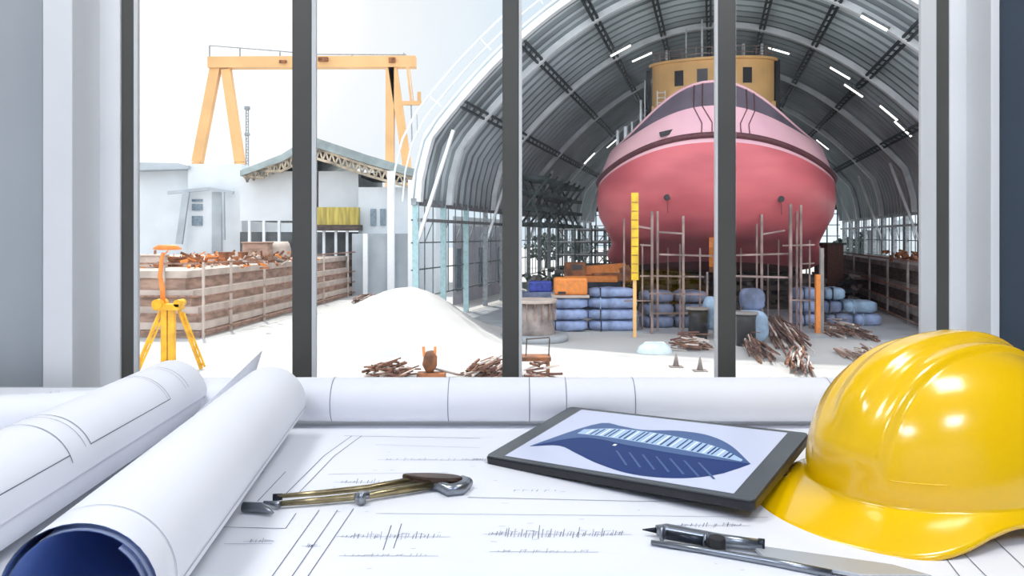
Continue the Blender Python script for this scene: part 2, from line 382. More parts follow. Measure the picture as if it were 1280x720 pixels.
b = new(); prism(b, rrect(0.004, -0.0011, .018), ez * 0.0014); obj('front_glass', b, bezel, tb)
sx0, sx1, sy0, sy1 = .075, .93, .045, .955
def T2(x, y, w): return T(sx0 + (sx1 - sx0) * x, sy0 + (sy1 - sy0) * y, w)
b = new(); prism(b, [T2(x, y, .0004) for x, y in ((0, 0), (1, 0), (1, 1), (0, 1))], ez * .0003)
def shape(top, bot, w, mi, n=30, x0=.04, x1=.97):
    for k in range(n):
        xs = [x0 + (x1 - x0) * (k + e) / n for e in (0, 1)]
        f = [T2(xs[0], bot(xs[0]), w), T2(xs[1], bot(xs[1]), w), T2(xs[1], top(xs[1]), w), T2(xs[0], top(xs[0]), w)]
        if (f[0] - f[3]).length > 1e-5 or (f[1] - f[2]).length > 1e-5: poly(b, f, mi)
def ip(pts):            # smooth curve through the points
    def f(x):
        n = len(pts)
        if x <= pts[0][0]: return pts[0][1]
        for k in range(n - 1):
            (a, c), (d_, e_) = pts[k], pts[k + 1]
            if x <= d_:
                m0 = (e_ - pts[k - 1][1]) / (d_ - pts[k - 1][0]) if k else (e_ - c) / (d_ - a)
                m1 = (pts[k + 2][1] - c) / (pts[k + 2][0] - a) if k + 2 < n else (e_ - c) / (d_ - a)
                h = d_ - a; t = (x - a) / h
                return (2*t**3 - 3*t*t + 1) * c + (t**3 - 2*t*t + t) * h * m0 + (-2*t**3 + 3*t*t) * e_ + (t**3 - t*t) * h * m1
        return pts[-1][1]
    return f
top = ip([(.04, .20), (.13, .60), (.2, .78), (.3, .76), (.42, .74), (.56, .80), (.7, .79), (.83, .67), (.97, .42)])
bot = ip([(.04, .20), (.16, .28), (.28, .20), (.42, .10), (.6, .03), (.78, .08), (.9, .22), (.97, .42)])
mid = ip([(.04, .20), (.2, .46), (.45, .44), (.7, .41), (.97, .42)])
shape(top, bot, .0009, 1); shape(top, mid, .0011, 2)
bt = ip([(.14, .60), (.3, .70), (.55, .70), (.8, .60), (.95, .44)]); bb = ip([(.14, .52), (.3, .53), (.6, .50), (.95, .43)])
shape(bt, bb, .00125, 3, 26, .16, .93)
for k in range(30):                      # marks along the hull drawing
    x = .19 + .70 * k / 30 + rr.uniform(0, .01); h0, h1 = bb(x) + .01, bt(x) - .01
    poly(b, [T2(x, h0, .0014), T2(x + .006 + rr.random() * .005, h0, .0014), T2(x + .014, h1, .0014), T2(x + .006, h1, .0014)], 1 if k % 3 else 4)
for k in range(7):
    x = .42 + .06 * k; poly(b, [T2(x, .33, .0013), T2(x + .01, .33, .0013), T2(x + .12, .14, .0013), T2(x + .113, .13, .0013)], 2)
poly(b, [T2(.38, .40, .0014), T2(.395, .40, .0014), T2(.395, .43, .0014), T2(.38, .43, .0014)], 4)
obj('screen', b, [screenm, navy, blue2, blue3, mat('screen_white', (232, 238, 246), .3, emit=.15)], tb, recalc=False)
st = new()                               # hinged stand folded beneath the right rear corner
for k, (u, v, rad) in enumerate(((.70, .93, .007), (.72, .75, .006), (.74, .60, .006))):
    q0, q1 = T(u, v, -.02), T(u + .25, v, -.02); q0.z = max(q0.z, DESK + rad + .001); q1.z = max(q1.z, DESK + rad + .001); tube(st, [q0, q1], rad, 10)
for u in (.75, .84, .93):
    q0, q1 = T(u, .58, -.012), T(u, .95, -.014); bar(st, q0, q1, .012, .006)
obj('stand', st, black, tb)
cw = T(.80, .78, -.011)
cb = new(); prism(cb, [Vector((T(u, v).x, T(u, v).y, DESK + .0008)) for u, v in ((.3, .5), (.97, .45), (.97, .93), (.35, .93))], (0, 0, .006)); obj('folded_cover', cb, black, tb, bevel=.002)

# ------------------------------------------------------------------ hard hat
HC = Vector((0.462, 0.818, DESK + .009)); hf = Vector((-.91, -.41, 0)).normalized(); hl = Vector((-hf.y, hf.x, 0))
hf3 = (hf + Vector((0, 0, -.05))).normalized()
HA, HB, HH = .152, .118, .156
def sm(a, b_, x):
    t = min(1, max(0, (x - a) / (b_ - a))); return t * t * (3 - 2 * t)
def Hp(x, y, z): return HC + hf3 * x + hl * y + Vector((0, 0, z))
def dome(phi, th, off=0.0):
    """phi 0 = front, th 0 = rim, pi/2 = crown"""
    c = math.cos(th) ** .80 if th < PI / 2 - 1e-4 else 0.0; s_ = math.sin(th) ** .92
    x, y, z = HA * c * math.cos(phi), HB * c * math.sin(phi), .022 + (HH - .022) * s_
    k = sm(.10, .34, th); k2 = sm(.38, .75, th); ay = abs(y)
    ridge = .0050 * (1 - sm(.037, .046, ay)) * k + .0058 * (1 - sm(.008, .021, ay)) * k2 - .0015 * (sm(.020, .026, ay) - sm(.028, .036, ay)) * k2
    ridge += off
    n = Vector((x / HA ** 2, y / HB ** 2, (z - .02) / HH ** 2)).normalized()
    return Hp(x + n.x * ridge, y + n.y * ridge, z + n.z * ridge)
ht = thing('hard_hat', 'yellow hard hat resting on the drawing sheet at the right', 'hard hat', (HC.x, HC.y, DESK))
NP, NT = 288, 70
b = new(); rows = []
for j in range(NT): 
    th = (PI / 2) * (j / NT); rows.append([dome(2 * PI * i / NP, th) for i in range(NP)])
V = grid(b, rows[::-1], close=True)
top_ = b.verts.new(dome(0, PI / 2))
for i in range(NP): f = b.faces.new((top_, V[0][(i + 1) % NP], V[0][i])); f.smooth = True
def brimw(phi):
    a = abs((phi + PI) % (2 * PI) - PI); return .006 + .050 * (1 - sm(.50, 1.25, a))
def skirt(i, t):
    phi = 2 * PI * i / NP; w = brimw(phi); a = abs((phi + PI) % (2 * PI) - PI)
    x, y = HA * math.cos(phi), HB * math.sin(phi); nx, ny = x / HA ** 2, y / HB ** 2; l_ = math.hypot(nx, ny); nx /= l_; ny /= l_
    wide = (w - .006) / .050
    drop = .016 * (t ** 1.0) * wide + .006 * t
    z = .022 - drop - .004 * t * (1 - min(1, wide * 3))
    return Hp(x + nx * w * t, y + ny * w * t * (1.0 if a < 1.4 else 1), z)
sk = [[skirt(i, t) for i in range(NP)] for t in (0, .06, .15, .4, .7, .92, 1.0)]
lastrow = sk[-1]; sk.append([p + Vector((0, 0, -.0035)) for p in lastrow])
V2 = [V[-1]] + [[b.verts.new(p) for p in r_] for r_ in sk[1:]]
for i in range(len(V2) - 1):
    for k in range(NP):
        f = b.faces.new((V2[i][k], V2[i][(k + 1) % NP], V2[i + 1][(k + 1) % NP], V2[i + 1][k])); f.smooth = True
md = obj('shell', b, yellow, ht, solid=.0022)
b = new()                                             # embossed panel outline and pad above the peak
def side_line(p0, t0, p1, t1, n=16, r=.0011):
    tube(b, [dome(p0 + (p1 - p0) * k / n, t0 + (t1 - t0) * k / n, .0004) for k in range(n + 1)], r, 6)
side_line(.42, .16, .80, .16)
obj('embossed_panel', b, yellow, ht)
b = new()
for k in range(9):
    a = .50 + .02 * k; tube(b, [dome(a, .10, .0003), dome(a + .006 * (k % 3 - 1), .135, .0003)], .0006, 5)
obj('embossed_mark', b, yellow, ht)
for phi, lab in ((1.72, 0), (-1.72, 1), (2.6, 2), (-2.6, 3)):
    x, y = (HA - .006) * math.cos(phi), (HB - .006) * math.sin(phi); b = new()
    t_ = Vector((-y / HB ** 2 * HA, x / HA ** 2 * HB, 0)).normalized(); n_ = Vector((x, y, 0)).normalized()
    cs = []
    for k in range(13):
        a = PI + PI * k / 12; cs.append((.011 * math.cos(a), -.0 + .012 * math.sin(a)))
    pts = [Hp(x + n_.x * .006 + t_.x * u, y + n_.y * .006 + t_.y * u, .012 + w_) for u, w_ in [(.012, .006)] + cs[::-1] + [(-.012, .006)]]
    nn = hf3 * n_.x + hl * n_.y
    prism(b, pts, -nn * .003); lg = obj('slot_lug', b, yellow, ht)
    b = new(); cc = Hp(x + n_.x * .0063, y + n_.y * .0063, .006); tube(b, [cc, cc + nn * .0006], .003, 12); obj('slot', b, blackp, lg)

# ------------------------------------------------------------------ brass dividers
dv = thing('brass_dividers', 'brass and umber drawing dividers lying closed on the sheet', 'dividers', D(440, 625))
def seg(name, pts, rad, m, par, n=10, lift=0.004):
    b = new(); tube(b, [D(x, y, 0) + Vector((0, 0, z)) for x, y, z in pts], rad, n); return obj(name, b, m, par)
seg('leg', [(345, 629, .007), (400, 625, .0075), (460, 619, .008), (525, 609, .009)], [.0022, .0030, .0034, .0042], brass, dv)
seg('leg', [(347, 636, .005), (400, 632, .0055), (460, 627, .0065), (540, 614, .007)], [.0026, .0034, .0038, .0048], brass, dv)
def tip(pts, rad, m, nm): seg(nm, pts, rad, m, dv)
tip([(341, 629, .006), (353, 628, .006)], [.0038, .0034], darkst, 'leg_tip')
tip([(330, 634, .005), (350, 637, .005)], [.0018, .0034], steel, 'needle_clamp')
b = new(); tube(b, [D(304, 641) + Vector((0, 0, .006)), D(326, 642) + Vector((0, 0, .006)), D(341, 646) + Vector((0, 0, .004))], [.0052, .0052, .0016], 12); obj('lead_holder', b, steel, dv)
b = new(); tube(b, [D(443, 631) + Vector((0, 0, .008)), D(461, 628) + Vector((0, 0, .008))], .0042, 10); tube(b, [D(452, 632) + Vector((0, 0, .002)), D(452, 632) + Vector((0, 0, .014))], .004, 10); obj('adjusting_screw', b, steel, dv)
b = new(); n = 22; ring = []                      # flat lens-shaped head plate
c0 = D(540, 611); hx = (D(577, 606) - D(503, 602)); hx.z = 0; hw = hx.length / 2; hx.normalize(); hy = Vector((-hx.y, hx.x, 0))
for k in range(n):
    a = 2 * PI * k / n; cx, sy = math.cos(a), math.sin(a); ring.append(c0 + hx * (hw * cx) + hy * (.013 * sy * (1 - .35 * (1 - cx) / 2 * 1.2)) + Vector((0, 0, .009)))
prism(b, ring, (0, 0, .006)); obj('head_plate', b, umber, dv, bevel=.002)
b = new(); hk = [(536, 613, .006), (550, 614, .006), (562, 620, .006), (575, 618, .006), (584, 610, .006), (578, 605, .006)]
tube(b, [D(x, y) + Vector((0, 0, z)) for x, y, z in hk], [.0055, .006, .0065, .0075, .0065, .004], 12); obj('hinge_hook', b, steel, dv)
# ------------------------------------------------------------------ steel compass
cp = thing('steel_compass', 'steel drawing compass with black hinge lying in front of the hard hat', 'compass', D(900, 690))
def cseg(nm, pts, rad, m, n=12):
    b = new(); tube(b, [D(x, y) + Vector((0, 0, z)) for x, y, z in pts], rad, n); return obj(nm, b, m, cp)
cseg('needle', [(803, 670, .006), (822, 671, .006)], [.0005, .0030], darkst)
cseg('barrel', [(820, 671, .0065), (833, 671, .0065), (900, 684, .0065), (953, 691, .0065)], [.0044, .0058, .0056, .0050], steel)
cseg('grip', [(833, 678, .007), (883, 687, .007)], .0040, darkst)
cseg('end_cap', [(948, 690, .0065), (956, 691, .0065)], .0056, darkst)
cseg('lower_leg', [(814, 682, .003), (880, 692, .003), (960, 706, .003), (1040, 722, .003)], [.0022, .003, .0036, .0036], steel)
b = new(); prism(b, [D(940, 688) + Vector((0, 0, .002)), D(1115, 713) + Vector((0, 0, .002)), D(1165, 727) + Vector((0, 0, .002)), D(1080, 727) + Vector((0, 0, .002)), D(955, 704) + Vector((0, 0, .002))], (0, 0, .0035)); obj('blade', b, mat('satin_steel', (196, 200, 204), .45, .5), cp, bevel=.0008)
b = new(); tube(b, [D(896, 691) + Vector((0, 0, .001)), D(896, 691) + Vector((0, 0, .014))], .0075, 16); obj('hinge_wheel', b, blackp, cp, bevel=.001)
for x in (826, 880): cseg('collar', [(x, 675 + (x - 826) * .18, .0068), (x + 4, 675.6 + (x - 826) * .18, .0068)], .0072, steel)

# ================================================================== OUTSIDE
# ground with a sand mound
b = new()
NX, NY = 150, 150; rows = []
for j in range(NY + 1):
    y = 6 + 500 * (j / NY) ** 1.9
    rows.append([])
    for i in range(NX + 1):
        x = (-1 + 2 * i / NX); x = (abs(x) ** 1.6) * (1 if x > 0 else -1) * 330 + 0
        z = GZ + .03 * math.sin(x * .9) * math.sin(y * .7)
        rows[-1].append((x, y, z))
grid(b, rows); S('ground', b, sand, base=(0, 60, GZ))
b = new(); rows = []
for j in range(41):
    row = []
    for i in range(71):
        X = -22 + 26 * i / 70; Y = 50 + 18 * j / 40
        fy = math.sin(PI * j / 40) ** .8
        e = 3.6 * math.exp(-((X + 7.3) / 4.6) ** 2) + 1.7 * math.exp(-((X + 12.5) / 4.5) ** 2) * (1 if X > -20 else max(0, (X + 22) / 2)); e *= min(1, (4 - X) / 3)
        row.append((X, Y, GZ - .15 + (e * fy) + .06 * math.sin(X * 3) * math.cos(Y * 2.2)))
    rows.append(row)
grid(b, rows); obj('sand_mound', b, sand, label='large smooth mound of pale sand left of the hangar mouth', cat='mound', kind='stuff')

# ------------------------------------------------------------------ hangar
AA, AZ, BZ, V0, V1 = 23.9, 3.0, 19.6, 62.0, 162.0
AA = 25.2
def prof(s_):           # s_ 1 = right eave, -1 = left eave: flattened parabola that turns down to the eaves
    a = min(abs(s_), 1.0)
    if a < .90: u = a / .90 * 24.0; z = 23.4 - .0253 * u * u
    else:
        k = (a - .90) / .10; z0 = 23.4 - .0253 * 576; u = 24.0 + 1.2 * math.sin(k * PI / 2); z = z0 + (AZ - z0) * k
    return (u if s_ >= 0 else -u), z
def arch(t, v, r=0.0):  # t 0..pi from right to left
    s_ = 1 - 2 * t / PI; u, z = prof(s_); u1, z1 = prof(max(-1, s_ - .01)); u2, z2 = prof(min(1, s_ + .01))
    du, dz = u2 - u1, z2 - z1; l_ = math.hypot(du, dz); return L(u - dz / l_ * r, v, z + du / l_ * r)
def roof_at(px, py, drop=1.0):      # where a line of sight meets the roof underside
    d = 50.0
    while d < 160:
        p = P(px, py, d); u = p.x * ca - p.y * sa; v = p.x * sa + p.y * ca
        if v > V0 and p.z - CZ > 23.4 - .0253 * u * u - drop: return p, u
        d += .25
    return p, u
hg = thing('hangar', 'huge arched grey hangar with white ribs sheltering the red ship', 'hangar', (*L(0, 100, 0).xy, GZ))
b = new(); rows = []; nv = int((V1 - V0) / 1.9) * 6
for j in range(nv + 1):
    v = V0 + (V1 - V0) * j / nv; w = .34 * math.tanh(2 * math.sin(2 * PI * (v - V0) / 1.9))
    rows.append([arch(PI * k / 44, v, w) for k in range(45)])
grid(b, rows, lambda i, j: 1 if i % 6 in (3, 4) else 0); obj('roof_skin', b, [roofm, roofv], hg, solid=.12)
RV = [62.4, 69.5, 85, 105, 124, 143, 161.5]
for q, v in enumerate(RV):
    b = new(); r0, r1, hw = -.35, -.95, .27
    if q == 0: hw = .35; r0, r1 = .3, -.6
    A = [PI * k / 60 for k in range(61)]
    rows = [[arch(t, v - hw, r0), arch(t, v + hw, r0), arch(t, v + hw, r1), arch(t, v - hw, r1)] for t in A]
    grid(b, rows, smooth=False, close=True); obj('rib', b, ribm, hg)
b = new()                               # outer lattice arch carried clear of the front edge
for k in range(48):
    t0, t1 = PI * k / 48, PI * (k + 1) / 48
    bar(b, arch(t0, V0 - 1.0, 1.6), arch(t1, V0 - 1.0, 1.6), .14); bar(b, arch(t0, V0 - .6, .8), arch(t1, V0 - .6, .8), .12)
    if k % 4 == 0: bar(b, arch(t0, V0 - 1.0, 1.6), arch(t0, V0 - .4, .4), .10)
obj('edge_truss', b, ribm, hg)
for k in range(1, 10):
    t = PI * k / 10 + (.0 if k != 5 else 0.02); b = new()
    for dt in (-.012, .012):
        bar(b, arch(t + dt, V0 + .5, -.75), arch(t + dt, V1, -.75), .20, .20)
    n = 50
    for i in range(n):
        v = V0 + 1 + (V1 - V0 - 2) * i / n
        bar(b, arch(t - .012, v, -.75), arch(t + .012, v + 1.0, -.75), .10)
    obj('purlin', b, purl, hg)
for sgn in (1, -1):                     # eave beams, columns, girts
    b = new(); bar(b, L(sgn * AA, V0, AZ), L(sgn * AA, V1, AZ), .5, .6)
    bar(b, L(sgn * (AA - .5), V0, AZ - 1.6), L(sgn * (AA - .5), V1, AZ - 1.6), .3, .3)
    obj('eave_beam', b, metalg, hg)
    for i in range(15):
        v = V0 + .5 + i * (V1 - V0 - 1) / 14
        b = new(); bar(b, L(sgn * AA, v, -8.1), L(sgn * AA, v, AZ), .55); obj('column', b, teal if i < 3 and sgn < 0 else metalg, hg)
        if i % 3 == 0: b = new(); bar(b, L(sgn * AA, v, -1.0), L(sgn * (AA - 3.5), v, AZ + 6.2), .28); obj('brace', b, ribm, hg)
    b = new()
    for z in (-5.5, -3.0, -.6, 1.4): bar(b, L(sgn * (AA + .2), V0, z), L(sgn * (AA + .2), V1, z), .10, .12)
    for i in range(46):
        v = V0 + 1 + i * 2.15; bar(b, L(sgn * (AA + .2), v, -5.5), L(sgn * (AA + .2), v, AZ), .10)
        if i % 2: bar(b, L(sgn * (AA + .2), v, -.6), L(sgn * (AA + .2), v + 2.15, 1.4), .08)
    obj('side_lattice', b, lattg, hg)
b = new()                               # rear gable above door height
pts = [arch(PI * k / 40, V1 + .4, .3) for k in range(41)]
pts = [p for p in pts if p.z > CZ + 5.2]; lo = CZ + 5.2
xl, xr_ = pts[-1], pts[0]
prism(b, [Vector((xr_.x, xr_.y, lo))] + pts + [Vector((xl.x, xl.y, lo))], L(0, .5, 0) - L(0, 0, 0)); obj('rear_gable', b, darkg, hg)
b = new()
for i in range(26):
    u = -24 + 48 * i / 25; bar(b, L(u, V1 - .2, -8), L(u, V1 - .2, 5.4), .22)
for z in (-6, -4, -2, 0, 2.2, 4.4): bar(b, L(-24.5, V1 - .2, z), L(24.5, V1 - .2, z), .16)
obj('rear_lattice', b, lattg, hg)
# dark hanging netting and trusses at the left flank
b = new()
for i in range(7):
    v = 92 + i * 4.5
    for z in (1.5, 3.5, 5.5, 7.5): bar(b, L(-AA + 1, v, z), L(-AA + 4.5, v + 4.5, z), .3, .5)
    bar(b, L(-AA + 1, v, 1.5), L(-AA + 5, v + 4.5, 8), .25); bar(b, L(-AA + 5, v, 1.0), L(-AA + 1, v + 4.5, 8), .2)
obj('flank_truss', b, lattg, hg)

# lamps under the roof
spots = [(974, 62, 'right of the cabin'), (1051, 90, 'upper of two level with the cabin windows'), (1068, 112, 'lower of two level with the cabin windows'),
         (1094, 27, 'topmost on the right roof half'), (1112, 140, 'beside the upper part of the right window jamb'), (1130, 160, 'closest to the right window jamb'),
         (1029, 180, 'just above the right shoulder of the hull'), (775, 62, 'high on the left roof half'), (802, 70, 'left of the cabin railing'), (736, 197, 'lowest on the left roof half'), (765, 178, 'touching the left shoulder of the hull')]
lm0 = None
for px, py, pl in spots:
    p, u = roof_at(px, py); tilt = math.atan(2 * .0253 * u)
    if lm0 is None:
        lm0 = thing('roof_lamp', 'white strip lamp under the hangar roof, ' + pl, 'lamp', p, group='lamps under the hangar roof'); t_ = lm0
        b = new(); bar(b, Vector((-1.3, 0, 0)), Vector((1.3, 0, 0)), .5, .22); obj('tray', b, metalg, lm0, local=True)
        b = new(); bar(b, Vector((-1.2, 0, -.14)), Vector((1.2, 0, -.14)), .42, .12); obj('tube', b, lamp, lm0, local=True)
    else: t_ = copy_tree(lm0, p, label='white strip lamp under the hangar roof, ' + pl)
    t_.rotation_euler = (0, tilt, -TH)

# lavender shed and dirt behind the left flank of the hangar
b = new(); q0, q1 = P(566, 300, 88), P(640, 300, 112)
for zc0, zc1, mi in ((-8, 1.2, 0), (1.2, 2.3, 1)):
    prism(b, [Vector((q0.x, q0.y, CZ + zc0)), Vector((q1.x, q1.y, CZ + zc0)), Vector((q1.x, q1.y + 5, CZ + zc0)), Vector((q0.x, q0.y + 5, CZ + zc0))], (0, 0, zc1 - zc0), mi)
sh = obj('side_building', b, [mauve, white_p], label='low lavender building with white roof band behind the left hangar columns', cat='building')
for k in range(6):
    f = (k + .3) / 6; p = q0.lerp(q1, f); p2 = q0.lerp(q1, f + .07); b = new(); bar(b, Vector((p.x, p.y - .15, CZ - 4)), Vector((p2.x, p2.y - .15, CZ - 4)), .15, 5.0); obj('window', b, mauve if k % 2 else glassb, sh)

# ------------------------------------------------------------------ the ship
shp = thing('ship', 'large red hulled ship with ochre cabin propped up inside the hangar', 'ship', (*L(0, 76, 0).xy, GZ))
# levels: zn (nose) zm (side) v0 B Lb
LV = [(13.1, 8.5, 66.6, 10.4, 16), (10.9, 8.3, 65.6, 10.5, 16), (9.4, 6.7, 65.0, 10.9, 15), (8.3, 5.2, 64.6, 11.2, 14.5), (7.7, 4.6, 64.4, 11.3, 14.5), (5.5, 3.2, 64.2, 11.3, 14), (3.4, 1.8, 64.5, 11.1, 14),
      (1.6, .7, 65.6, 10.7, 14.5), (.4, -.3, 67.4, 10.5, 15), (-.2, -.9, 69.8, 10.7, 16), (-.5, -1.5, 72.5, 11.3, 15), (-1.0, -2.1, 75.5, 11.7, 13), (-1.7, -2.9, 77.5, 11.5, 11), (-2.6, -3.6, 80, 10.4, 10), (-3.2, -4.0, 82, 8, 9), (-3.6, -4.2, 84, 4, 8), (-3.7, -4.3, 85, .01, 7)]
NJ = 26
def hull_pt(l, j, side):
    zn, zm, v0, B, Lb = LV[l]
    if j <= NJ:
        a = PI / 2 * j / NJ; u = B * math.sin(a) ** .92; v = v0 + Lb * (1 - math.cos(a)); s_ = (v - v0) / Lb
    else: u, v, s_ = B * (1.0 + .05 * (j - NJ) / 6), v0 + Lb + (j - NJ) * 6.5, 1
    return L(side * u, v, zm + (zn - zm) * (1 - s_) ** (5.2, 4.6, 3.0, 2.3, 2.1)[min(l, 4)])
NT_ = NJ + 6
b = new(); rows = []
for l in range(len(LV)):
    rows.append([hull_pt(l, j, -1) for j in range(NT_, 0, -1)] + [hull_pt(l, j, 1) for j in range(0, NT_ + 1)])
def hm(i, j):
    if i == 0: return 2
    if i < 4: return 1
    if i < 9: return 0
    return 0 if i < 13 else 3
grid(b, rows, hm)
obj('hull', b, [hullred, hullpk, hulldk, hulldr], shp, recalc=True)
b = new(); tr = [[hull_pt(1, j, -1) for j in range(NT_, -1, -1)], [hull_pt(1, j, 1) for j in range(NT_, -1, -1)]]
tr = [[p - Vector((0, 0, .9)) for p in r_] for r_ in tr]; grid(b, tr, smooth=False); obj('deck', b, hulldk, shp)
b = new(); ctr = [hull_pt(3, j, -1) for j in range(NT_, 0, -1)] + [hull_pt(3, j, 1) for j in range(0, NT_ + 1)]
cc = L(0, 85, 0); tube(b, [p + (Vector((p.x - cc.x, p.y - cc.y, 0)).normalized() * .08) for p in ctr], .26, 8); obj('rubbing_strake', b, strakem, shp)
b = new(); ctr = [hull_pt(0, j, -1) for j in range(NT_, 0, -1)] + [hull_pt(0, j, 1) for j in range(0, NT_ + 1)]; tube(b, ctr, .13, 6); obj('bulwark_rail', b, hullpk, shp)
def on_hull(px, lev, side_j):  # find hull vertex nearest px on a level
    best = None
    for sd in (-1, 1):
        for j in range(0, NT_ + 1):
            p = hull_pt(lev, j, sd); q = 640 + F * p.x / p.y
            if best is None or abs(q - px) < best[0]: best = (abs(q - px), p, sd, j)
    return best[1]
for px, lev, w, h in ((838, 2, 1.5, .5), (993, 2, .5, .5)):
    p = on_hull(px, lev, 0); b = new(); o2 = Vector((0, -.12, -.35)); bar(b, p + o2 + Vector((-w / 2, 0, -.12)), p + o2 + Vector((w / 2, 0, .22)), .3, h * .8); obj('hawse_fitting', b, blackp, shp)
for px, lev in ((838, 6), (974, 6)):
    p = on_hull(px, lev, 0); b = new(); tube(b, [p + Vector((0, .2, 0)), p + Vector((0, -.12, 0))], .26, 12); obj('hull_port', b, blackp, shp)
    b = new(); bar(b, p + Vector((0, -.06, -.3)), p + Vector((.04, -.02, -1.3)), .09, .03); obj('rust_streak', b, hulldr, shp)
def plate_seam(pts, par=shp, w=.10):
    b = new(); tube(b, pts, w, 5); obj('plate_seam', b, strakem, par)
for px in (868, 880, 935, 942):
    ps = []
    for l in (0, 1, 2, 3):
        p = on_hull(px + (l * 3 if px < 900 else -l * 3), l, 0); ps.append(p + Vector((0, -.03, 0)))
    plate_seam(ps, w=.045)
# skeg and keel blocks
b = new(); prism(b, [L(-.25, 69.5, .2), L(-.25, 74, -.4), L(-.25, 74, -3.4), L(-.25, 71, -2.8), L(-.25, 69.6, -1.0)], L(.5, 0, 0) - L(0, 0, 0)); obj('skeg', b, orange, shp)
# cabin
zc0, zc1 = 13.4, 17.6; cv = 81.0
def cabpt(a, z, r=0): return L((6.1 + r) * math.sin(a) if abs(a) < PI / 2 else 0, cv - (2.6 + r) * math.cos(a), z)
cab = new(); AN = [-PI / 2 + PI * k / 24 for k in range(25)]
back0, back1 = L(-6.1, cv + 7, 0), L(6.1, cv + 7, 0)
def ringz(z, r=0): return [cabpt(a, z, r) for a in AN] + [L(6.1 + r, cv + 7, z), L(-6.1 - r, cv + 7, z)]
grid(cab, [ringz(zc0), ringz(zc1)], smooth=False, close=True); cab.faces.new([cab.verts.new(p) for p in ringz(zc1)]); cab.faces.new([cab.verts.new(p) for p in ringz(zc0)])
cb_ = obj('cabin', cab, cabin, shp)
b = new(); rA, rB = ringz(zc1, .35), ringz(zc1 + .25, .35); grid(b, [rA, rB], smooth=False, close=True); b.faces.new([b.verts.new(p) for p in rA]); b.faces.new([b.verts.new(p) for p in rB]); obj('roof_brim', b, cabin, cb_)
for px in (849, 878, 908, 934):
    th = math.atan((px - 640) / F) - TH; u = math.tan(th) * (cv - 2.0); a = math.asin(max(-1, min(1, u / 6.1)))
    b = new(); z0, z1 = 15.2, 16.75; da = .085
    prism(b, [cabpt(a - da, z0, .05), cabpt(a + da, z0, .05), cabpt(a + da, z1, .05), cabpt(a - da, z1, .05)], L(0, .12, 0) - L(0, 0, 0)); obj('window', b, cabwin, cb_)
b = new(); box_ = [L(-4.9, cv - .5, 8), L(4.9, cv - .5, 8), L(4.9, cv + 6, 8), L(-4.9, cv + 6, 8)]; prism(b, box_, (0, 0, 5.4)); obj('lower_deckhouse', b, blackp, shp)
for u in (-5.9, 5.9):
    b = new(); bar(b, L(u, cv - .6, 8.0), L(u, cv - .6, 13.5), .45); obj('pillar', b, cabin, shp)
b = new(); bar(b, L(6.35, cv + .3, 8), L(6.35, cv + .3, 17.8), .5); obj('funnel_casing', b, blackp, shp)
b = new(); bar(b, L(-6.5, cv + .3, 8), L(-6.5, cv + .3, 17.4), .4); obj('funnel_casing', b, blackp, shp)
b = new()
for zz in (18.3, 18.9):
    for a, c in zip(AN, AN[1:]): bar(b, cabpt(a, zz, -.1), cabpt(c, zz, -.1), .06)
for a in AN[::2]: bar(b, cabpt(a, 17.6, -.1), cabpt(a, 18.9, -.1), .07)
obj('roof_railing', b, scaf, shp)
for u, z1, w in ((-2.6, 21.5, .12), (-1.0, 22.4, .22), (3.1, 19.6, .3), (4.9, 19.5, .3), (-4.6, 19.4, .25)):
    b = new(); tube(b, [L(u, cv, 17.7), L(u, cv, z1)], [w * .6, w * .5], 8); obj('mast', b, ribm, shp)
b = new()
for u in (-5.4, -4.6):
    bar(b, L(u, cv - 2.2, 10.5), L(u, cv - 2.2, 14.8), .08)
for k in range(9): bar(b, L(-5.4, cv - 2.2, 10.6 + .5 * k), L(-4.6, cv - 2.2, 10.6 + .5 * k), .06)
obj('ladder', b, ribm, shp)
for px, py0, py1, w in ((801, 125, 162, .12), (806, 100, 160, .05), (970, 105, 150, .12), (977, 150, 165, .12), (782, 158, 172, .2), (772, 163, 178, .15), (790, 152, 168, .1)):
    b = new(); p, q = P(px, py1, 78), P(px, py0, 78); tube(b, [p - Vector((0, 0, 1.2)), q], w, 8); obj('bollard' if py1 - py0 < 25 else 'stanchion', b, ribm, shp)

# scaffold round the hull
sf = thing('scaffold', 'tall brown tube scaffold standing round the ship bottom', 'scaffold', (*L(0, 66, 0).xy, GZ))
def post(px, y0, y1, dd, w, m=scaf, par=sf, nm='post'):
    b = new(); t = P(px, y0, dd); bar(b, Vector((t.x, t.y, GZ)), t, w * .62); return obj(nm, b, m, par)
for px, y0, dd, w in ((780, 273, 64, .22), (803, 305, 64.6, .2), (815, 264, 62, .32), (822, 264, 63.5, .26), (854, 270, 63, .30), (850, 305, 64.8, .2), (875, 310, 64.8, .2), (893, 300, 62, .22),
                      (926, 310, 70, .2), (946, 272, 64, .2), (952, 268, 63, .3), (973, 290, 68, .18), (988, 255, 62, .36), (996, 262, 64, .24), (1001, 256, 62.5, .28), (1012, 300, 65, .2), (835, 310, 74, .2), (910, 310, 74, .2), (884, 340, 61, .22), (960, 330, 73, .18)):
    post(px, y0, 0, dd, w)
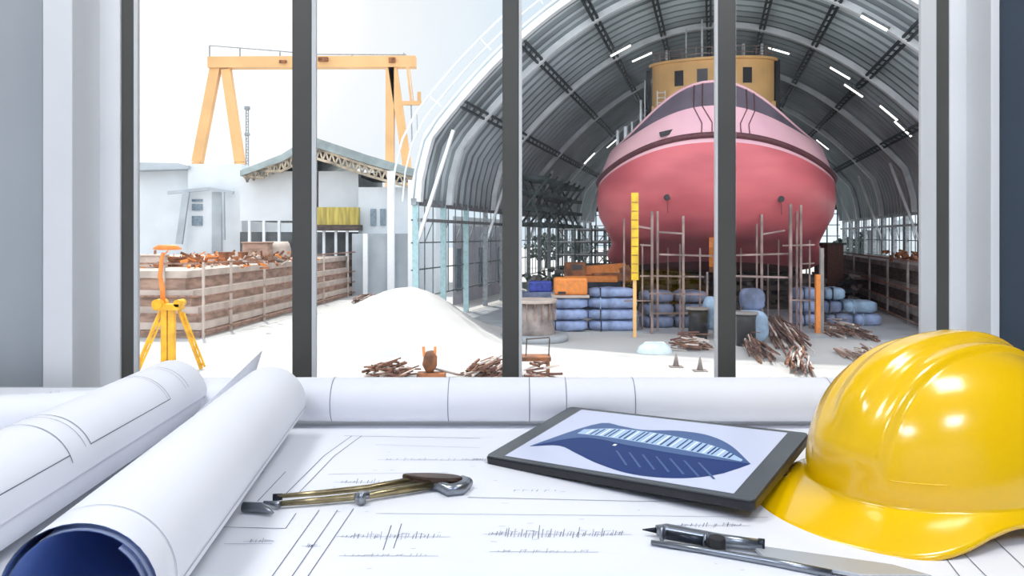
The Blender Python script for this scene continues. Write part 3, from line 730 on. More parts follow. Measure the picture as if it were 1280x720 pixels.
for x0, y0, x1, y1, dd, w in ((797, 283, 815, 286, 62, .25), (822, 290, 854, 292, 63, .25), (800, 306, 815, 307, 62, .22), (824, 318, 895, 320, 62.5, .25), (920, 319, 988, 317, 62.5, .25), (824, 345, 880, 346, 62.2, .22),
                              (920, 345, 988, 347, 62.2, .26), (800, 345, 824, 345, 62.2, .2), (952, 293, 981, 288, 63, .22), (978, 307, 1018, 306, 62.5, .22), (812, 367, 884, 368, 61.5, .2), (812, 392, 884, 391, 61.5, .2), (780, 376, 815, 376, 63, .18), (1000, 330, 1018, 329, 63, .18), (990, 375, 1022, 376, 62, .2)):
    b = new(); bar(b, P(x0, y0, dd), P(x1, y1, dd), w * .6); obj('rail', b, scaf, sf)
# keel blocks and dark timber cribbing under the hull
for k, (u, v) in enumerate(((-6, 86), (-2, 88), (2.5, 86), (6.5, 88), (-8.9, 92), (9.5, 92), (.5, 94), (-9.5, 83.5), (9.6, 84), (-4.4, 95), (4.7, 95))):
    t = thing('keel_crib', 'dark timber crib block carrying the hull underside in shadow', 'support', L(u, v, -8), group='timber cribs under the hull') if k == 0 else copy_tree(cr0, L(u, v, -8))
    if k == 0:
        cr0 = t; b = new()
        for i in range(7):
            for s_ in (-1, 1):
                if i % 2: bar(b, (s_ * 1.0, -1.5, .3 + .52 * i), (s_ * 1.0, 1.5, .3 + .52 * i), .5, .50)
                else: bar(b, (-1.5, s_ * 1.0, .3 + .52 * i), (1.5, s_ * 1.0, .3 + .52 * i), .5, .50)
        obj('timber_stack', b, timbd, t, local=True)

t = thing('hull_shade_board', 'dark boards added for the shade beneath the ship hull', 'shade board', L(0, 99, -8))  # dark boards added to stand for the shade under the hull
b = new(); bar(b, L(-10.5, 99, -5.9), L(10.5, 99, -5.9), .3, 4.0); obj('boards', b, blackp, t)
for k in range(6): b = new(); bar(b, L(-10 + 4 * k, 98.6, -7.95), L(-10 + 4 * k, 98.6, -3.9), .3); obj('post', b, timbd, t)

# yellow marker pole and orange post
mp = thing('marker_pole', 'tall yellow marker pole in front of the ship scaffold', 'pole', (P(793, 400, 60).x, 60, GZ))
b = new(); p, q = P(793.5, 350, 60), P(793.5, 241, 60); bar(b, p, q, .55, .25); obj('yellow_board', b, yelpole, mp)
b = new(); bar(b, Vector((p.x, 60.1, GZ)), p + Vector((0, .1, .3)), .26, .2); obj('post', b, cabin, mp)
b = new()
for k in range(9): bar(b, P(789.6, 341 - 11 * k, 59.86), P(797.4, 341 - 11 * k, 59.86), .04, .06)
obj('scale_mark', b, rust, mp)
op = thing('marker_post', 'orange and grey timber post right of the ship scaffold', 'pole', (P(1024, 400, 62).x, 62, GZ))
b = new(); bar(b, Vector((P(1022, 0, 62).x, 62, GZ)), P(1022, 343, 62), .35); obj('orange_face', b, orange, op)
b = new(); bar(b, Vector((P(1027, 0, 62).x, 62, GZ)), P(1027, 310, 62), .28); obj('grey_face', b, slabg, op)

# ------------------------------------------------------------------ tarpaulin bales
def bale_bm(w, d, h, seed):
    b = new(); r_ = random.Random(seed); rows = []
    for j in range(9):
        x = -w / 2 + w * j / 8; e = 1 - (abs(2 * j / 8 - 1) ** 5) * .35; row = []
        for k in range(20):
            a = 2 * PI * k / 20; cx, sz = math.cos(a), math.sin(a)
            yy = d / 2 * math.copysign(abs(cx) ** .55, cx) * e; zz = h / 2 + h / 2 * math.copysign(abs(sz) ** .55, sz) * e
            row.append((x + r_.uniform(-.03, .03), yy + r_.uniform(-.05, .05), max(0, zz + r_.uniform(-.04, .04))))
        rows.append(row)
    V = grid(b, rows, close=True); b.faces.new(V[0]); b.faces.new(V[-1]); return b
def bale(label, px0, px1, pyb, dd, h, m, seed, group, strap=True, dep=2.4):
    w = (px1 - px0) * dd / F - .06; p = P((px0 + px1) / 2, pyb, dd)
    t = thing('tarpaulin_bale', label, 'bale', p, group=group); obj('wrapped_load', bale_bm(w, dep, h, seed), m, t, local=True)
    if strap:
        b = new(); box(b, -w * .28, -w * .28 + .1, -dep / 2 - .03, dep / 2, .05, h + .02); obj('strap', b, darkst if seed % 3 else tarp3, t, local=True)
    return t
d0 = 8 * 950 / (408 - 295)   # 67.3
d0 = 64.5; ppm = F / d0; base = HY + 8 * ppm
sd = 0
rows_l = ['bottom', 'middle', 'top']
bh = .95
for i in range(3):
    for nm, x0, x1 in (('left', 681, 734), ('right', 735, 796)):
        sd += 1; y_b = base - i * bh * ppm
        bale('blue tarpaulin bale, %s of the %s stack left of the yellow pole' % (rows_l[i], nm), x0 + R.uniform(-1, 1), x1 + R.uniform(-1, 1), y_b, d0, bh, tarp, sd, 'blue bales left of the ship')
bale('small dull blue bale on top of the stack beside the orange crate', 735, 792, base - 3 * bh * ppm, d0, .8, tarp, 31, 'blue bales left of the ship')
for i in range(3):
    for k, (x0, x1) in enumerate(((800, 840), (842, 882))):
        sd += 1; dd = 66.5; pb = F / dd
        bale('dim blue bale behind the scaffold, %s %s of six' % (rows_l[i], ('left', 'right')[k]), x0, x1, HY + 8 * pb - i * 1.1 * pb, dd, 1.1, tarp2, sd, 'dim bales behind the scaffold')
for nm, x0, x1, i, m in (('bottom left', 992, 1022, 0, tarp), ('bottom middle', 1030, 1062, 0, tarp2), ('bottom right', 1063, 1097, 0, tarp), ('upper left', 990, 1022, 1, tarp), ('top left', 992, 1020, 2, tarp),
                         ('upper right', 1050, 1092, 1, tarp3), ('upper middle', 1024, 1048, 1, tarp2), ('top middle', 1028, 1052, 2, tarp3)):
    sd += 1; dd = 68.0; pb = F / dd; bale('blue tarpaulin bale at the %s of the pile right of the ship' % nm, x0, x1, HY + 8 * pb - i * 1.15 * pb, dd, 1.15, m, sd, 'bales right of the ship')
bale('pale blue draped bale behind the third mullion', 880, 902, 412, 60, 2.6, tarp3, 77, None, False, 1.6)
bale('light blue hooded bale right of the third mullion', 918, 958, 428, 57.1, 2.4, tarp3, 78, None, False, 1.8)
bale('dull blue draped load standing on the hooded bale', 926, 954, 388, 58.2, 1.7, tarp2, 79, None, False, 1.6)
# platform edge slab under the bales (hangar floor)
b = new(); q = [G(640, 409), G(900, 409), G(1150, 405)]; prism(b, [L(-24, 63.2, -8.02), L(24, 63.2, -8.02), L(24, 161, -8.02), L(-24, 161, -8.02)], (0, 0, .10)); S('trim_2', b, concr)

# orange crate and orange machine
cr = thing('orange_crate', 'rounded orange box standing on the left bale stack', 'crate', P(713, 368, 64.0))
b = new(); p = P(713, 368, 64.2); box(b, p.x - 1.38, p.x + 1.38, p.y - .9, p.y + .9, p.z, p.z + 1.45); obj('body', b, orange, cr, bevel=.22)
b = new(); box(b, p.x - 1.1, p.x - .45, p.y - .93, p.y - .88, p.z + .1, p.z + .3); obj('vent', b, blackp, cr)
b = new(); box(b, p.x - 1.6, p.x + 1.5, p.y - 1, p.y + 1, p.z - .22, p.z); obj('pallet', b, slab, cr)
ld = thing('excavator', 'rusty orange excavator with long boom parked behind the bales', 'excavator', (P(720, 0, 78).x, 78, GZ))
def pb_(x0, x1, y0, y1, dd, dep, m, nm, bv=.1, mi=None):
    b = new(); a, c = P(x0, y1, dd), P(x1, y0, dd); box(b, a.x, c.x, dd - dep / 2, dd + dep / 2, a.z, c.z); return obj(nm, b, m, ld, bevel=bv)
pb_(706, 731, 328, 346, 78, 2.6, rust, 'cab'); pb_(715, 727, 331, 337, 76.8, .4, cabwin, 'cab_window', 0); pb_(706, 770, 344, 352, 78, 2.8, orange, 'chassis')
pb_(700, 775, 352, 391, 78, 2.6, darkst, 'track')
b = new(); bar(b, P(731, 338, 78), P(782, 334, 78), .8, .9); obj('boom', b, orange, ld); b = new(); bar(b, P(740, 346, 77.5), P(786, 346, 77.5), .7, .8); obj('dipper_arm', b, rust, ld)
b = new(); bar(b, P(779, 333, 78), P(787, 352, 78), .9, 1.1); obj('bucket', b, rust, ld)
bt_ = thing('blue_bin', 'small bright blue bin on the ground left of the orange crate', 'bin', P(673, 366, 70))
b = new(); p = P(673, 366, 70); box(b, p.x - 1.7, p.x + 1.7, 69.3, 70.7, GZ, p.z + .1); obj('plinth', b, tarp2, bt_, bevel=.1)
b = new(); box(b, p.x - .9, p.x + 1.2, 69.4, 70.5, p.z + .1, p.z + 1.1); obj('body', b, mat('vivid_blue', (54, 74, 176), .5, var=.3), bt_, bevel=.15)

# stone pedestal by second mullion
sp = thing('stone_plinth', 'squat brown stone block with slab top behind the second mullion', 'plinth', G(665, 425))
c = G(668, 425); b = new(); tube(b, [c, c + Vector((0, 0, 1.2)), c + Vector((0, 0, 2.9))], [1.75, 1.5, 1.45], 14); obj('block', b, stone, sp)
b = new(); tube(b, [c + Vector((0, 0, 2.9)), c + Vector((0, 0, 3.15))], 1.75, 14); obj('cap', b, slab, sp)
b = new(); tube(b, [c + Vector((0, 0, 0)), c + Vector((0, 0, .5))], 2.6, 18); obj('footing', b, concr, sp)
b = new()
for k in range(9):
    a = PI + PI * k / 8; bar(b, c + Vector((1.6 * math.cos(a), 1.6 * math.sin(a), 1.6)), c + Vector((1.6 * math.cos(a), 1.6 * math.sin(a), 2.9)), .07)
obj('balustrade', b, rustr, sp)

# stands of stumpy dark posts by third mullion
for px, py, lab in ((872, 424, 'left'), (932, 432, 'right')):
    c = G(px, py); t = thing('tarred_bollard', 'dark tarred mooring bollard %s of the third mullion' % lab, 'bollard', c)
    b = new(); tube(b, [c, c + Vector((0, 0, 1.8)), c + Vector((0, 0, 2.3))], [.75, .7, .8], 14); obj('drum', b, blackp, t)
    b = new(); tube(b, [c + Vector((0, 0, 2.3)), c + Vector((0, 0, 2.45))], .9, 14); obj('cap', b, slabg, t)

# upturned dinghy
c = G(818, 441); dn = thing('dinghy', 'pale upturned dinghy lying on the sand', 'boat', c)
b = new(); rows = []
for j in range(13):
    x = -1 + 2 * j / 12; w = (1 - x * x) ** .5 * .95 + .01; hgt = .75 * (1 - x * x) ** .4 + .01
    rows.append([c + Vector((x * 1.25, w * math.cos(PI * k / 10) * .8, hgt * math.sin(PI * k / 10) ** .8)) for k in range(11)])
grid(b, rows); obj('hull', b, mat('dinghy_paint', (206, 220, 222), .4, var=.06), dn); b = new(); tube(b, [c + Vector((-1.1, 0, .3)), c + Vector((-.6, 0, .72)), c + Vector((.6, 0, .72)), c + Vector((1.1, 0, .3))], .06, 6); obj('keel', b, ribm, dn)

# piles of rusty rods
def rods(label, x0, y0, x1, y1, w, n, hgt, seed, m=rod):
    r_ = random.Random(seed); a, c = G(x0, y0), G(x1, y1); d = c - a; d.z = 0; ln = d.length; dn_ = d.normalized(); s_ = Vector((-dn_.y, dn_.x, 0)); b = new()
    for k in range(n):
        o1 = r_.uniform(-.5, .5); t0 = r_.uniform(-.05, .55); t1 = min(1.05, t0 + r_.uniform(.25, .6)); z = .1 + r_.random() * hgt * (1 - abs(o1) * 1.3)
        skew = r_.uniform(-.35, .35)
        bar(b, a + dn_ * (ln * t0) + s_ * (o1 * w) + Vector((0, 0, z)), a + dn_ * (ln * t1) + s_ * (o1 * w + skew) + Vector((0, 0, max(.08, z + r_.uniform(-.5, .3)))), r_.uniform(.05, .13), mi=r_.choice((0, 0, 1, 2)))
    return obj('scrap_rod_pile', b, [m, rodp, rodw], label=label, cat='scrap pile', kind='stuff')
rods('short heap of rusty rods just right of the third mullion', 936, 430, 960, 455, 1.4, 45, 1.1, 1)
rods('long heap of rusty rods running from the bales towards the window', 966, 404, 1000, 446, 2.2, 120, 1.0, 2)
rods('small upright bundle of rusty rods nearest the window', 999, 451, 1000, 474, 1.3, 40, 1.2, 3)
rods('wide tangle of dark rods in front of the right hand bales', 1034, 411, 1080, 428, 3.0, 90, .9, 4)
rods('reddish planks and rods partly hidden by the hard hat', 1066, 440, 1120, 462, 2.6, 60, .7, 5, timber)
rods('brown scrap beside the upturned dinghy', 843, 436, 888, 440, 2.2, 60, 1.1, 6)
rods('pale twisted scrap at the foot of the second pane', 462, 476, 512, 466, 1.9, 80, .9, 7)
rods('dark rods heaped left of the second mullion', 588, 478, 630, 462, 2.0, 70, .9, 8)
rods('thin upright rods right of the second mullion', 655, 474, 700, 476, 1.4, 30, 1.0, 9)
rods('low line of scrap rods under the fence left of the mound', 448, 380, 472, 376, 2.6, 70, 1.2, 10, timber)
# site cones
for px, py, lab in ((845, 459, 'left'), (875, 464, 'right')):
    c = G(px, py); t = thing('site_cone', 'small grey cone on the sand, %s of the pair below the dinghy' % lab, 'cone', c, group='cones on the sand')
    b = new(); tube(b, [c + Vector((0, 0, .05)), c + Vector((0, 0, .85))], [.2, .04], 10); obj('cone', b, stone, t); b = new(); box(b, c.x - .4, c.x + .4, c.y - .3, c.y + .3, c.z, c.z + .07); obj('base', b, stone, t)
# orange hydrant thing with chain
c = G(537, 472); hy_ = thing('winch', 'small orange winch standing on the sand in the second pane', 'winch', c)
b = new(); tube(b, [c + Vector((0, 0, .3)), c + Vector((0, 0, .7)), c + Vector((.05, 0, 1.2)), c + Vector((0, 0, 1.5))], [.2, .42, .38, .2], 10); obj('drum', b, rust, hy_)
b = new(); bar(b, c + Vector((-.3, 0, 1.2)), c + Vector((-.35, 0, 1.75)), .14); bar(b, c + Vector((.3, 0, 1.2)), c + Vector((.32, 0, 1.75)), .14); obj('horn', b, orange, hy_)
b = new(); box(b, c.x - .7, c.x + .9, c.y - .4, c.y + .4, c.z, c.z + .3); obj('base', b, rust, hy_, bevel=.05)
b = new(); tube(b, [c + Vector((.3, 0, .5)), c + Vector((1.6, .3, .12)), c + Vector((2.6, .2, .1)), c + Vector((4.2, .9, .1))], .07, 6); obj('cable', b, stone, hy_)
# small orange trestle near second mullion
c = G(664, 470); tr_ = thing('trestle_table', 'rusty orange trestle frame right of the second mullion', 'trestle', c)
b = new(); box(b, c.x - 1.2, c.x + 1.1, c.y - .7, c.y + .7, c.z + .95, c.z + 1.15); obj('top', b, rust, tr_)
for sx in (-1, 1):
    for sy in (-1, 1): b = new(); bar(b, c + Vector((sx * .95, sy * .55, 0)), c + Vector((sx * .95, sy * .55, 1.0)), .16); obj('leg', b, rust, tr_)
b = new(); 
for sx in (-.3, 1.0): bar(b, c + Vector((sx, 0, 1.15)), c + Vector((sx + .05, 0, 2.15)), .07)
bar(b, c + Vector((-.3, 0, 2.1)), c + Vector((1.05, 0, 2.2)), .07); obj('frame', b, timbd, tr_)
# brown hut at right inside the hangar
t = thing('brown_hut', 'brown timber hut at right beside the ship stern', 'hut', (P(1040, 0, 92).x, 92, GZ))
a, c = P(1030, 357, 92), P(1050, 306, 92); b = new(); box(b, a.x, c.x, 91, 95, GZ, c.z); obj('walls', b, brownh, t)
b = new(); box(b, a.x - .2, c.x + .2, 90.7, 95.3, c.z, c.z + .25); obj('roof', b, timbd, t)
b = new(); box(b, a.x + .4, a.x + 1.2, 90.95, 91.05, GZ, GZ + 2); obj('door', b, timbd, t)

# ------------------------------------------------------------------ dock staging, left (pale) and right (dark)
def staging(name, label, c0, dirv, side, length, tiers, m_slab, m_face, m_post, m_rail, depth, post_n, front_w):
    """stepped dock wall: c0 = ground corner nearest, runs along dirv, extends sideways to 'side'"""
    t = thing(name, label, 'dock wall', c0); dv_ = Vector(dirv).normalized(); sv = Vector((-dv_.y, dv_.x, 0)) * side; z = 0; off = 0
    for i, (h, sb, ov) in enumerate(tiers):
        def quad(o0, o1, l0, l1): return [c0 + sv * o0 + dv_ * l0, c0 + sv * o1 + dv_ * l0, c0 + sv * o1 + dv_ * l1, c0 + sv * o0 + dv_ * l1]
        b = new(); prism(b, [p + Vector((0, 0, z)) for p in quad(off + .25, front_w, .25, length)], (0, 0, h - .55)); obj('timber_face', b, m_face, t)
        b = new(); prism(b, [p + Vector((0, 0, z + h - .55)) for p in quad(off, front_w, 0, length)], (0, 0, .55)); obj('deck_slab', b, m_slab, t)
        z += h; off += sb
    zt = z
    for k in range(post_n):
        l = length * (k / post_n) ** 1.3; p = c0 + dv_ * l - sv * .15
        b = new(); bar(b, p, p + Vector((0, 0, zt + .7)), .18); obj('post', b, m_post, t)
    for k in range(3):
        p = c0 - dv_ * .15 + sv * (3.0 + k * 4.0); b = new(); bar(b, p, p + Vector((0, 0, zt + (.7 if k else 1.2))), .22); obj('post', b, m_post, t)
    for zz in (.5, 1.9, 3.3, zt + .6):
        b = new(); bar(b, c0 + Vector((0, 0, zz)) - sv * .3, c0 + dv_ * length + Vector((0, 0, zz)) - sv * .3, .08, .14)
        bar(b, c0 + Vector((0, 0, zz)) - dv_ * .3, c0 + sv * front_w + Vector((0, 0, zz)) - dv_ * .3, .08, .14); obj('guard_rail', b, m_rail, t)
    return t
c0 = G(252, 423); dr = G(365, 391) - c0
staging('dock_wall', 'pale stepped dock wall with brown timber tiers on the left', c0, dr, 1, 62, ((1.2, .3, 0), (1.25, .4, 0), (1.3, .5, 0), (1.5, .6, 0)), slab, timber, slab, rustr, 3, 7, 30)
c1 = G(1160, 428); dr = Vector((P(1097, 0, 110).x - c1.x, 110 - c1.y, 0))
c1 = L(17.5, 47, -8); 
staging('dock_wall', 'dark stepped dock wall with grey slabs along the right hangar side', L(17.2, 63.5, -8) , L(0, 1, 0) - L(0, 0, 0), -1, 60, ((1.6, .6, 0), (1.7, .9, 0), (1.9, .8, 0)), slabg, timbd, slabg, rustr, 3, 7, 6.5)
# clutter on the left dock wall
zt = GZ + 5.25
for k, (px, dd, w, h, m, lab, nm, cat) in enumerate((
    (186, 66, 2.6, 1.0, slab, 'pale covered crate on the dock wall at the far left edge', 'covered_crate', 'crate'),
    (232, 68, 3.6, .9, rust, 'long orange timber stack on the dock wall left of the lamp mast', 'timber_stack', 'timber'),
    (262, 72, 2.2, .9, orange, 'bright orange bundle on the dock wall in front of the white shed', 'timber_bundle', 'timber'),
    (292, 74, 2.4, 1.2, rust, 'rusty skip on the dock wall below the white wall', 'rusty_skip', 'skip'),
    (322, 78, 2.6, 2.0, timber, 'tall brown crate on the dock wall near the first mullion', 'brown_crate', 'crate'),
    (345, 80, 2.8, 2.2, slab, 'cream rounded tank on the dock wall left of the first mullion', 'cream_tank', 'tank'))):
    x = P(px, 0, dd).x; b = new()
    if 'tank' in nm: tube(b, [(x - w / 2, dd, zt + h / 2), (x - w / 2 + .2, dd, zt + h / 2), (x + w / 2 - .2, dd, zt + h / 2), (x + w / 2, dd, zt + h / 2)], [h * .3, h * .5, h * .5, h * .3], 14); obj(nm, b, m, label=lab, cat=cat)
    elif 'timber' in nm:
        r_ = random.Random(k)
        for q in range(16): bar(b, (x - w / 2 + r_.uniform(0, .6), dd + r_.uniform(-.6, .6), zt + .1 + (q % 4) * .22), (x + w / 2 - r_.uniform(0, .6), dd + r_.uniform(-.6, .6), zt + .1 + (q % 4) * .22), .2)
        obj(nm, b, m, label=lab, cat=cat)
    elif 'skip' in nm:
        prism(b, [(x - w / 2 + .4, dd - .8, zt), (x + w / 2 - .4, dd - .8, zt), (x + w / 2, dd - .8, zt + h), (x - w / 2, dd - .8, zt + h)], (0, 1.6, 0)); obj(nm, b, m, label=lab, cat=cat, bevel=.04)
    else: box(b, x - w / 2, x + w / 2, dd - .8, dd + .8, zt, zt + h); box(b, x - w / 2 - .1, x + w / 2 + .1, dd - .9, dd + .9, zt + h, zt + h + .15); obj(nm, b, m, label=lab, cat=cat, bevel=.04)
r_ = random.Random(5); b = new()
for k in range(220):
    x = P(r_.uniform(178, 362), 0, 70).x; y = r_.uniform(63, 82); z = zt + r_.random() * .9
    bar(b, (x, y, z), (x + r_.uniform(-.8, .8), y + r_.uniform(-.5, .5), z + r_.uniform(-.2, .5)), r_.uniform(.07, .22), mi=r_.choice((0, 0, 1, 2)))
obj('scrap_litter', b, [rust, slab, orange], label='orange and cream scrap strewn along the top of the left dock wall', cat='scrap', kind='stuff')

# yellow tripod near the window at left
c = G(210, 466); tp = thing('yellow_tripod', 'yellow steel tripod winch with a slim orange arm at the lower left', 'tripod', c)
s_ = c.y / F
def Q(px, py, dy=0): return Vector(((px - 640) * s_, c.y + dy, CZ - (py - HY) * s_))
for px in (206, 215): b = new(); bar(b, Vector((Q(px, 0).x, c.y, GZ)), Q(px, 385), .36); obj('column', b, bright, tp, bevel=.04)
for pts in ((201, 388, 178, 466), (224, 388, 241, 462)):
    b = new(); p, q = Q(pts[0], pts[1]), Q(pts[2], pts[3], -1.0 if pts[2] < 200 else 1.2); q.z = GZ + .05; bar(b, p, q, .17); bar(b, p + Vector((.25, 0, -.1)), q + Vector((.22, 0, .1)), .09)
    for k in range(7): bar(b, p.lerp(q, k / 7), p.lerp(q, (k + .7) / 7) + Vector((.23, 0, 0)), .07)
    obj('leg', b, bright, tp)
b = new(); p = Q(211, 384); box(b, p.x - .75, p.x + .75, p.y - .4, p.y + .4, p.z - .15, p.z + .2); tube(b, [p + Vector((-.5, -.5, .2)), p + Vector((-.5, .5, .2))], .3, 12); tube(b, [p + Vector((.65, -.4, .25)), p + Vector((.65, .4, .25))], .22, 12); obj('winch_head', b, bright, tp)
b = new(); tube(b, [Q(204, 384), Q(203, 360), Q(200, 345), Q(202, 325), Q(204, 316)], [.14, .16, .13, .12, .1], 8); obj('arm', b, orange, tp)
b = new(); p = Q(209, 311); tube(b, [p + Vector((-.85, 0, 0)), p + Vector((-.5, 0, .08)), p + Vector((.5, 0, .08)), p + Vector((.85, 0, 0))], [.03, .16, .16, .03], 10); obj('lamp_dish', b, orange, tp)

# ------------------------------------------------------------------ white warehouse, open truss shed, distant crane
def wbox(b, x0, x1, y0, y1, dd, dep, mi=0):
    a, c = P(x0, y1, dd), P(x1, y0, dd); box(b, a.x, c.x, dd, dd + dep, a.z, c.z, mi)
wh = thing('warehouse', 'white boxy warehouse with small grey windows at the far left', 'building', (P(230, 0, 120).x, 120, GZ))
b = new(); a, c = P(235, 0, 120), P(302, 205, 120); box(b, a.x, c.x, 120, 150, GZ, c.z); box(b, P(120, 0, 122).x, a.x, 122, 150, GZ, P(0, 208, 122).z); obj('walls', b, shed, wh)
b = new(); prism(b, [P(120, 209, 119), P(175, 203, 119), P(222, 204, 119), P(235, 207, 119), P(235, 211, 119), P(120, 214, 119)], (0, 20, 0)); obj('roof', b, shedg, wh)
b = new(); bar(b, P(210, 241, 119), P(262, 236, 119), .5, .5); bar(b, P(262, 236, 119), P(292, 241, 119), .5, .5); obj('canopy', b, shedg, wh)
b = new(); bar(b, P(233, 240, 118.5), P(224, 305, 118.5), 1.0, .5); obj('brace', b, shedg, wh)
b = new(); bar(b, P(279, 240, 118.5), P(280, 300, 118.5), .35, .4); obj('downpipe', b, shedg, wh)
for y0, y1 in ((249, 252), (255, 263), (270, 282)):
    b = new(); a, c = P(240, y1, 119.9), P(253, y0, 119.9); box(b, a.x, c.x, 119.8, 120.1, a.z, c.z); obj('window', b, glassb, wh)
b = new(); a, c = P(265, 300, 119.8), P(277, 240, 119.8); box(b, a.x, c.x, 119.7, 120.1, GZ, c.z); obj('door_panel', b, shedg, wh)

sd_ = thing('truss_shed', 'long pale shed with open roof trusses and a yellow balcony behind the sand mound', 'building', (P(430, 0, 105).x, 105, GZ))
b = new(); prism(b, [P(300, 213, 104), P(352, 193, 104), P(388, 170, 104), P(460, 194, 104), P(528, 214, 104), P(528, 224, 104), P(460, 205, 104), P(388, 182, 104), P(352, 202, 104), P(300, 220, 104)], (0, 34, 0)); obj('roof', b, fascia, sd_)
b = new()
tops = [(305, 215), (330, 208), (352, 200), (372, 190), (392, 183), (415, 190), (440, 199), (465, 207), (490, 214), (520, 222)]
for (x0, y0), (x1, y1) in zip(tops, tops[1:]):
    for dd in (104.5, 107):
        bar(b, P(x0, y0 + 2, dd), P(x1, y1 + 2, dd), .35); bar(b, P(x0, y0 + (14 if x0 > 340 else 6), dd), P(x1, y1 + 14, dd), .35)
        n = 3
        for k in range(n):
            f0, f1 = k / n, (k + .5) / n; xa, ya, xb, yb = x0 + (x1 - x0) * f0, y0 + (y1 - y0) * f0, x0 + (x1 - x0) * f1, y0 + (y1 - y0) * f1
            bar(b, P(xa, ya + 2, dd), P(xb, yb + 14, dd), .22); bar(b, P(xb, yb + 14, dd), P(x0 + (x1 - x0) * (k + 1) / n, y0 + (y1 - y0) * (k + 1) / n + 2, dd), .22)
obj('roof_truss', b, truss, sd_)
b = new(); wbox(b, 300, 398, 214, 276, 108, 20); wbox(b, 396, 448, 214, 262, 108, 20); obj('rear_wall', b, shed, sd_)
b = new(); a, c = P(448, 0, 106), P(545, 234, 106); box(b, a.x, c.x, 106, 126, GZ, c.z); obj('pale_wing', b, shed, sd_)
b = new(); a, c = P(440, 0, 102), P(512, 292, 102); box(b, a.x, c.x, 102, 106, GZ, c.z); obj('annexe', b, shedg, sd_)
for x0, x1 in ((463, 470), (475, 482)):
    b = new(); wbox(b, x0, x1, 261, 282, 105.8, .3); obj('window', b, glassb, sd_)
b = new(); wbox(b, 392, 448, 259, 281, 103.5, 1.2); obj('balcony_panel', b, mat('faded_yellow', (196, 178, 84), .6, var=.25, scale=.8, stretch=(3, 1, .3)), sd_)
b = new(); wbox(b, 392, 448, 281, 288, 103, 6); obj('balcony_floor', b, timbd, sd_)
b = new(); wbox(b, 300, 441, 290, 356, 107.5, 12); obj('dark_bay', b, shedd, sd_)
for x in (405, 420, 434, 312, 330, 349):
    b = new(); a = P(x, 288 if x > 390 else 276, 104); bar(b, Vector((a.x, 104, GZ)), a, .35); obj('bay_post', b, shed, sd_)
for x, y0 in ((457, 292), (489, 214), (513, 225)):
    b = new(); a = P(x, y0, 101); bar(b, Vector((a.x, 101, GZ)), a, .9 if x == 489 else .6); obj('white_column', b, white_p, sd_)
b = new(); wbox(b, 300, 500, 216, 222, 110, 10); obj('ceiling_band', b, darkg, sd_)

gc = thing('gantry_crane', 'giant yellow gantry crane standing behind the sheds', 'crane', (P(385, 0, 200).x, 200, GZ))
b = new(); bar(b, P(262, 79, 200), P(520, 78, 200), 3.0, 2.9); obj('girder', b, crane_y, gc)
b = new(); bar(b, P(283, 87, 200), P(300, 203, 200), 2.4, 1.8); bar(b, P(300, 203, 200), P(304, 334, 200), 2.4, 1.8); obj('leg', b, crane_y, gc)
b = new(); bar(b, P(270, 84, 200), P(247, 203, 200), 2.6, 1.8); bar(b, P(247, 203, 200), P(240, 334, 200), 2.4, 1.8); obj('leg', b, crane_y, gc)
b = new(); bar(b, P(488, 84, 200), P(487, 334, 200), 2.2, 1.8); obj('leg', b, crane_y, gc)
b = new(); bar(b, P(491, 84, 200), P(508, 200, 200), 2.2, 1.8); bar(b, P(508, 200, 200), P(516, 334, 200), 2.2, 1.8); obj('leg', b, crane_y, gc)
b = new(); bar(b, P(393, 68, 200), P(508, 68.5, 200), .25); bar(b, P(262, 57, 200), P(350, 64, 200), .25); bar(b, P(350, 64, 200), P(393, 68, 200), .25); 
for x, y in ((262, 57), (300, 60), (350, 64), (393, 68), (440, 68), (505, 66)): bar(b, P(x, y, 200), P(x, 76, 200), .3)
obj('walkway_rail', b, metalg, gc)
b = new(); bar(b, P(349, 77, 198), P(358, 77, 198), .5, .7); bar(b, P(398, 74, 198), P(410, 74, 198), .8, 1.0); bar(b, P(486, 75, 198), P(494, 75, 198), 1, 1.2); obj('trolley', b, rust, gc)
b = new(); bar(b, P(509, 84, 198), P(514, 128, 198), .5); bar(b, P(512, 84, 198), P(517, 128, 198), .25); bar(b, P(503, 129, 198), P(527, 129, 198), 1.2, 1.0); bar(b, P(524, 129, 198), P(524, 115, 198), .9); obj('maintenance_basket', b, crane_y, gc)
b = new(); bar(b, P(514, 130, 198), P(515, 178, 198), .3); bar(b, P(521, 143, 198), P(522, 168, 198), .15); obj('hoist_cable', b, metalg, gc)
ms = thing('lattice_mast', 'thin grey lattice mast rising beside the left crane leg', 'mast', (P(309, 0, 180).x, 180, GZ))
b = new()
for dx in (-1.5, 1.5): bar(b, Vector((P(309 + dx, 0, 180).x, 180, GZ)), P(309 + dx, 133, 180), .22)
for k in range(24): bar(b, P(307.5, 133 + 7 * k, 180), P(310.5, 136.5 + 7 * k, 180), .12); bar(b, P(310.5, 136.5 + 7 * k, 180), P(307.5, 140 + 7 * k, 180), .12)
obj('lattice', b, metalg, ms); b = new(); bar(b, P(306, 135, 180), P(312, 135, 180), .8); bar(b, P(306, 168, 180), P(312, 168, 180), .6); obj('platform', b, metalg, ms)

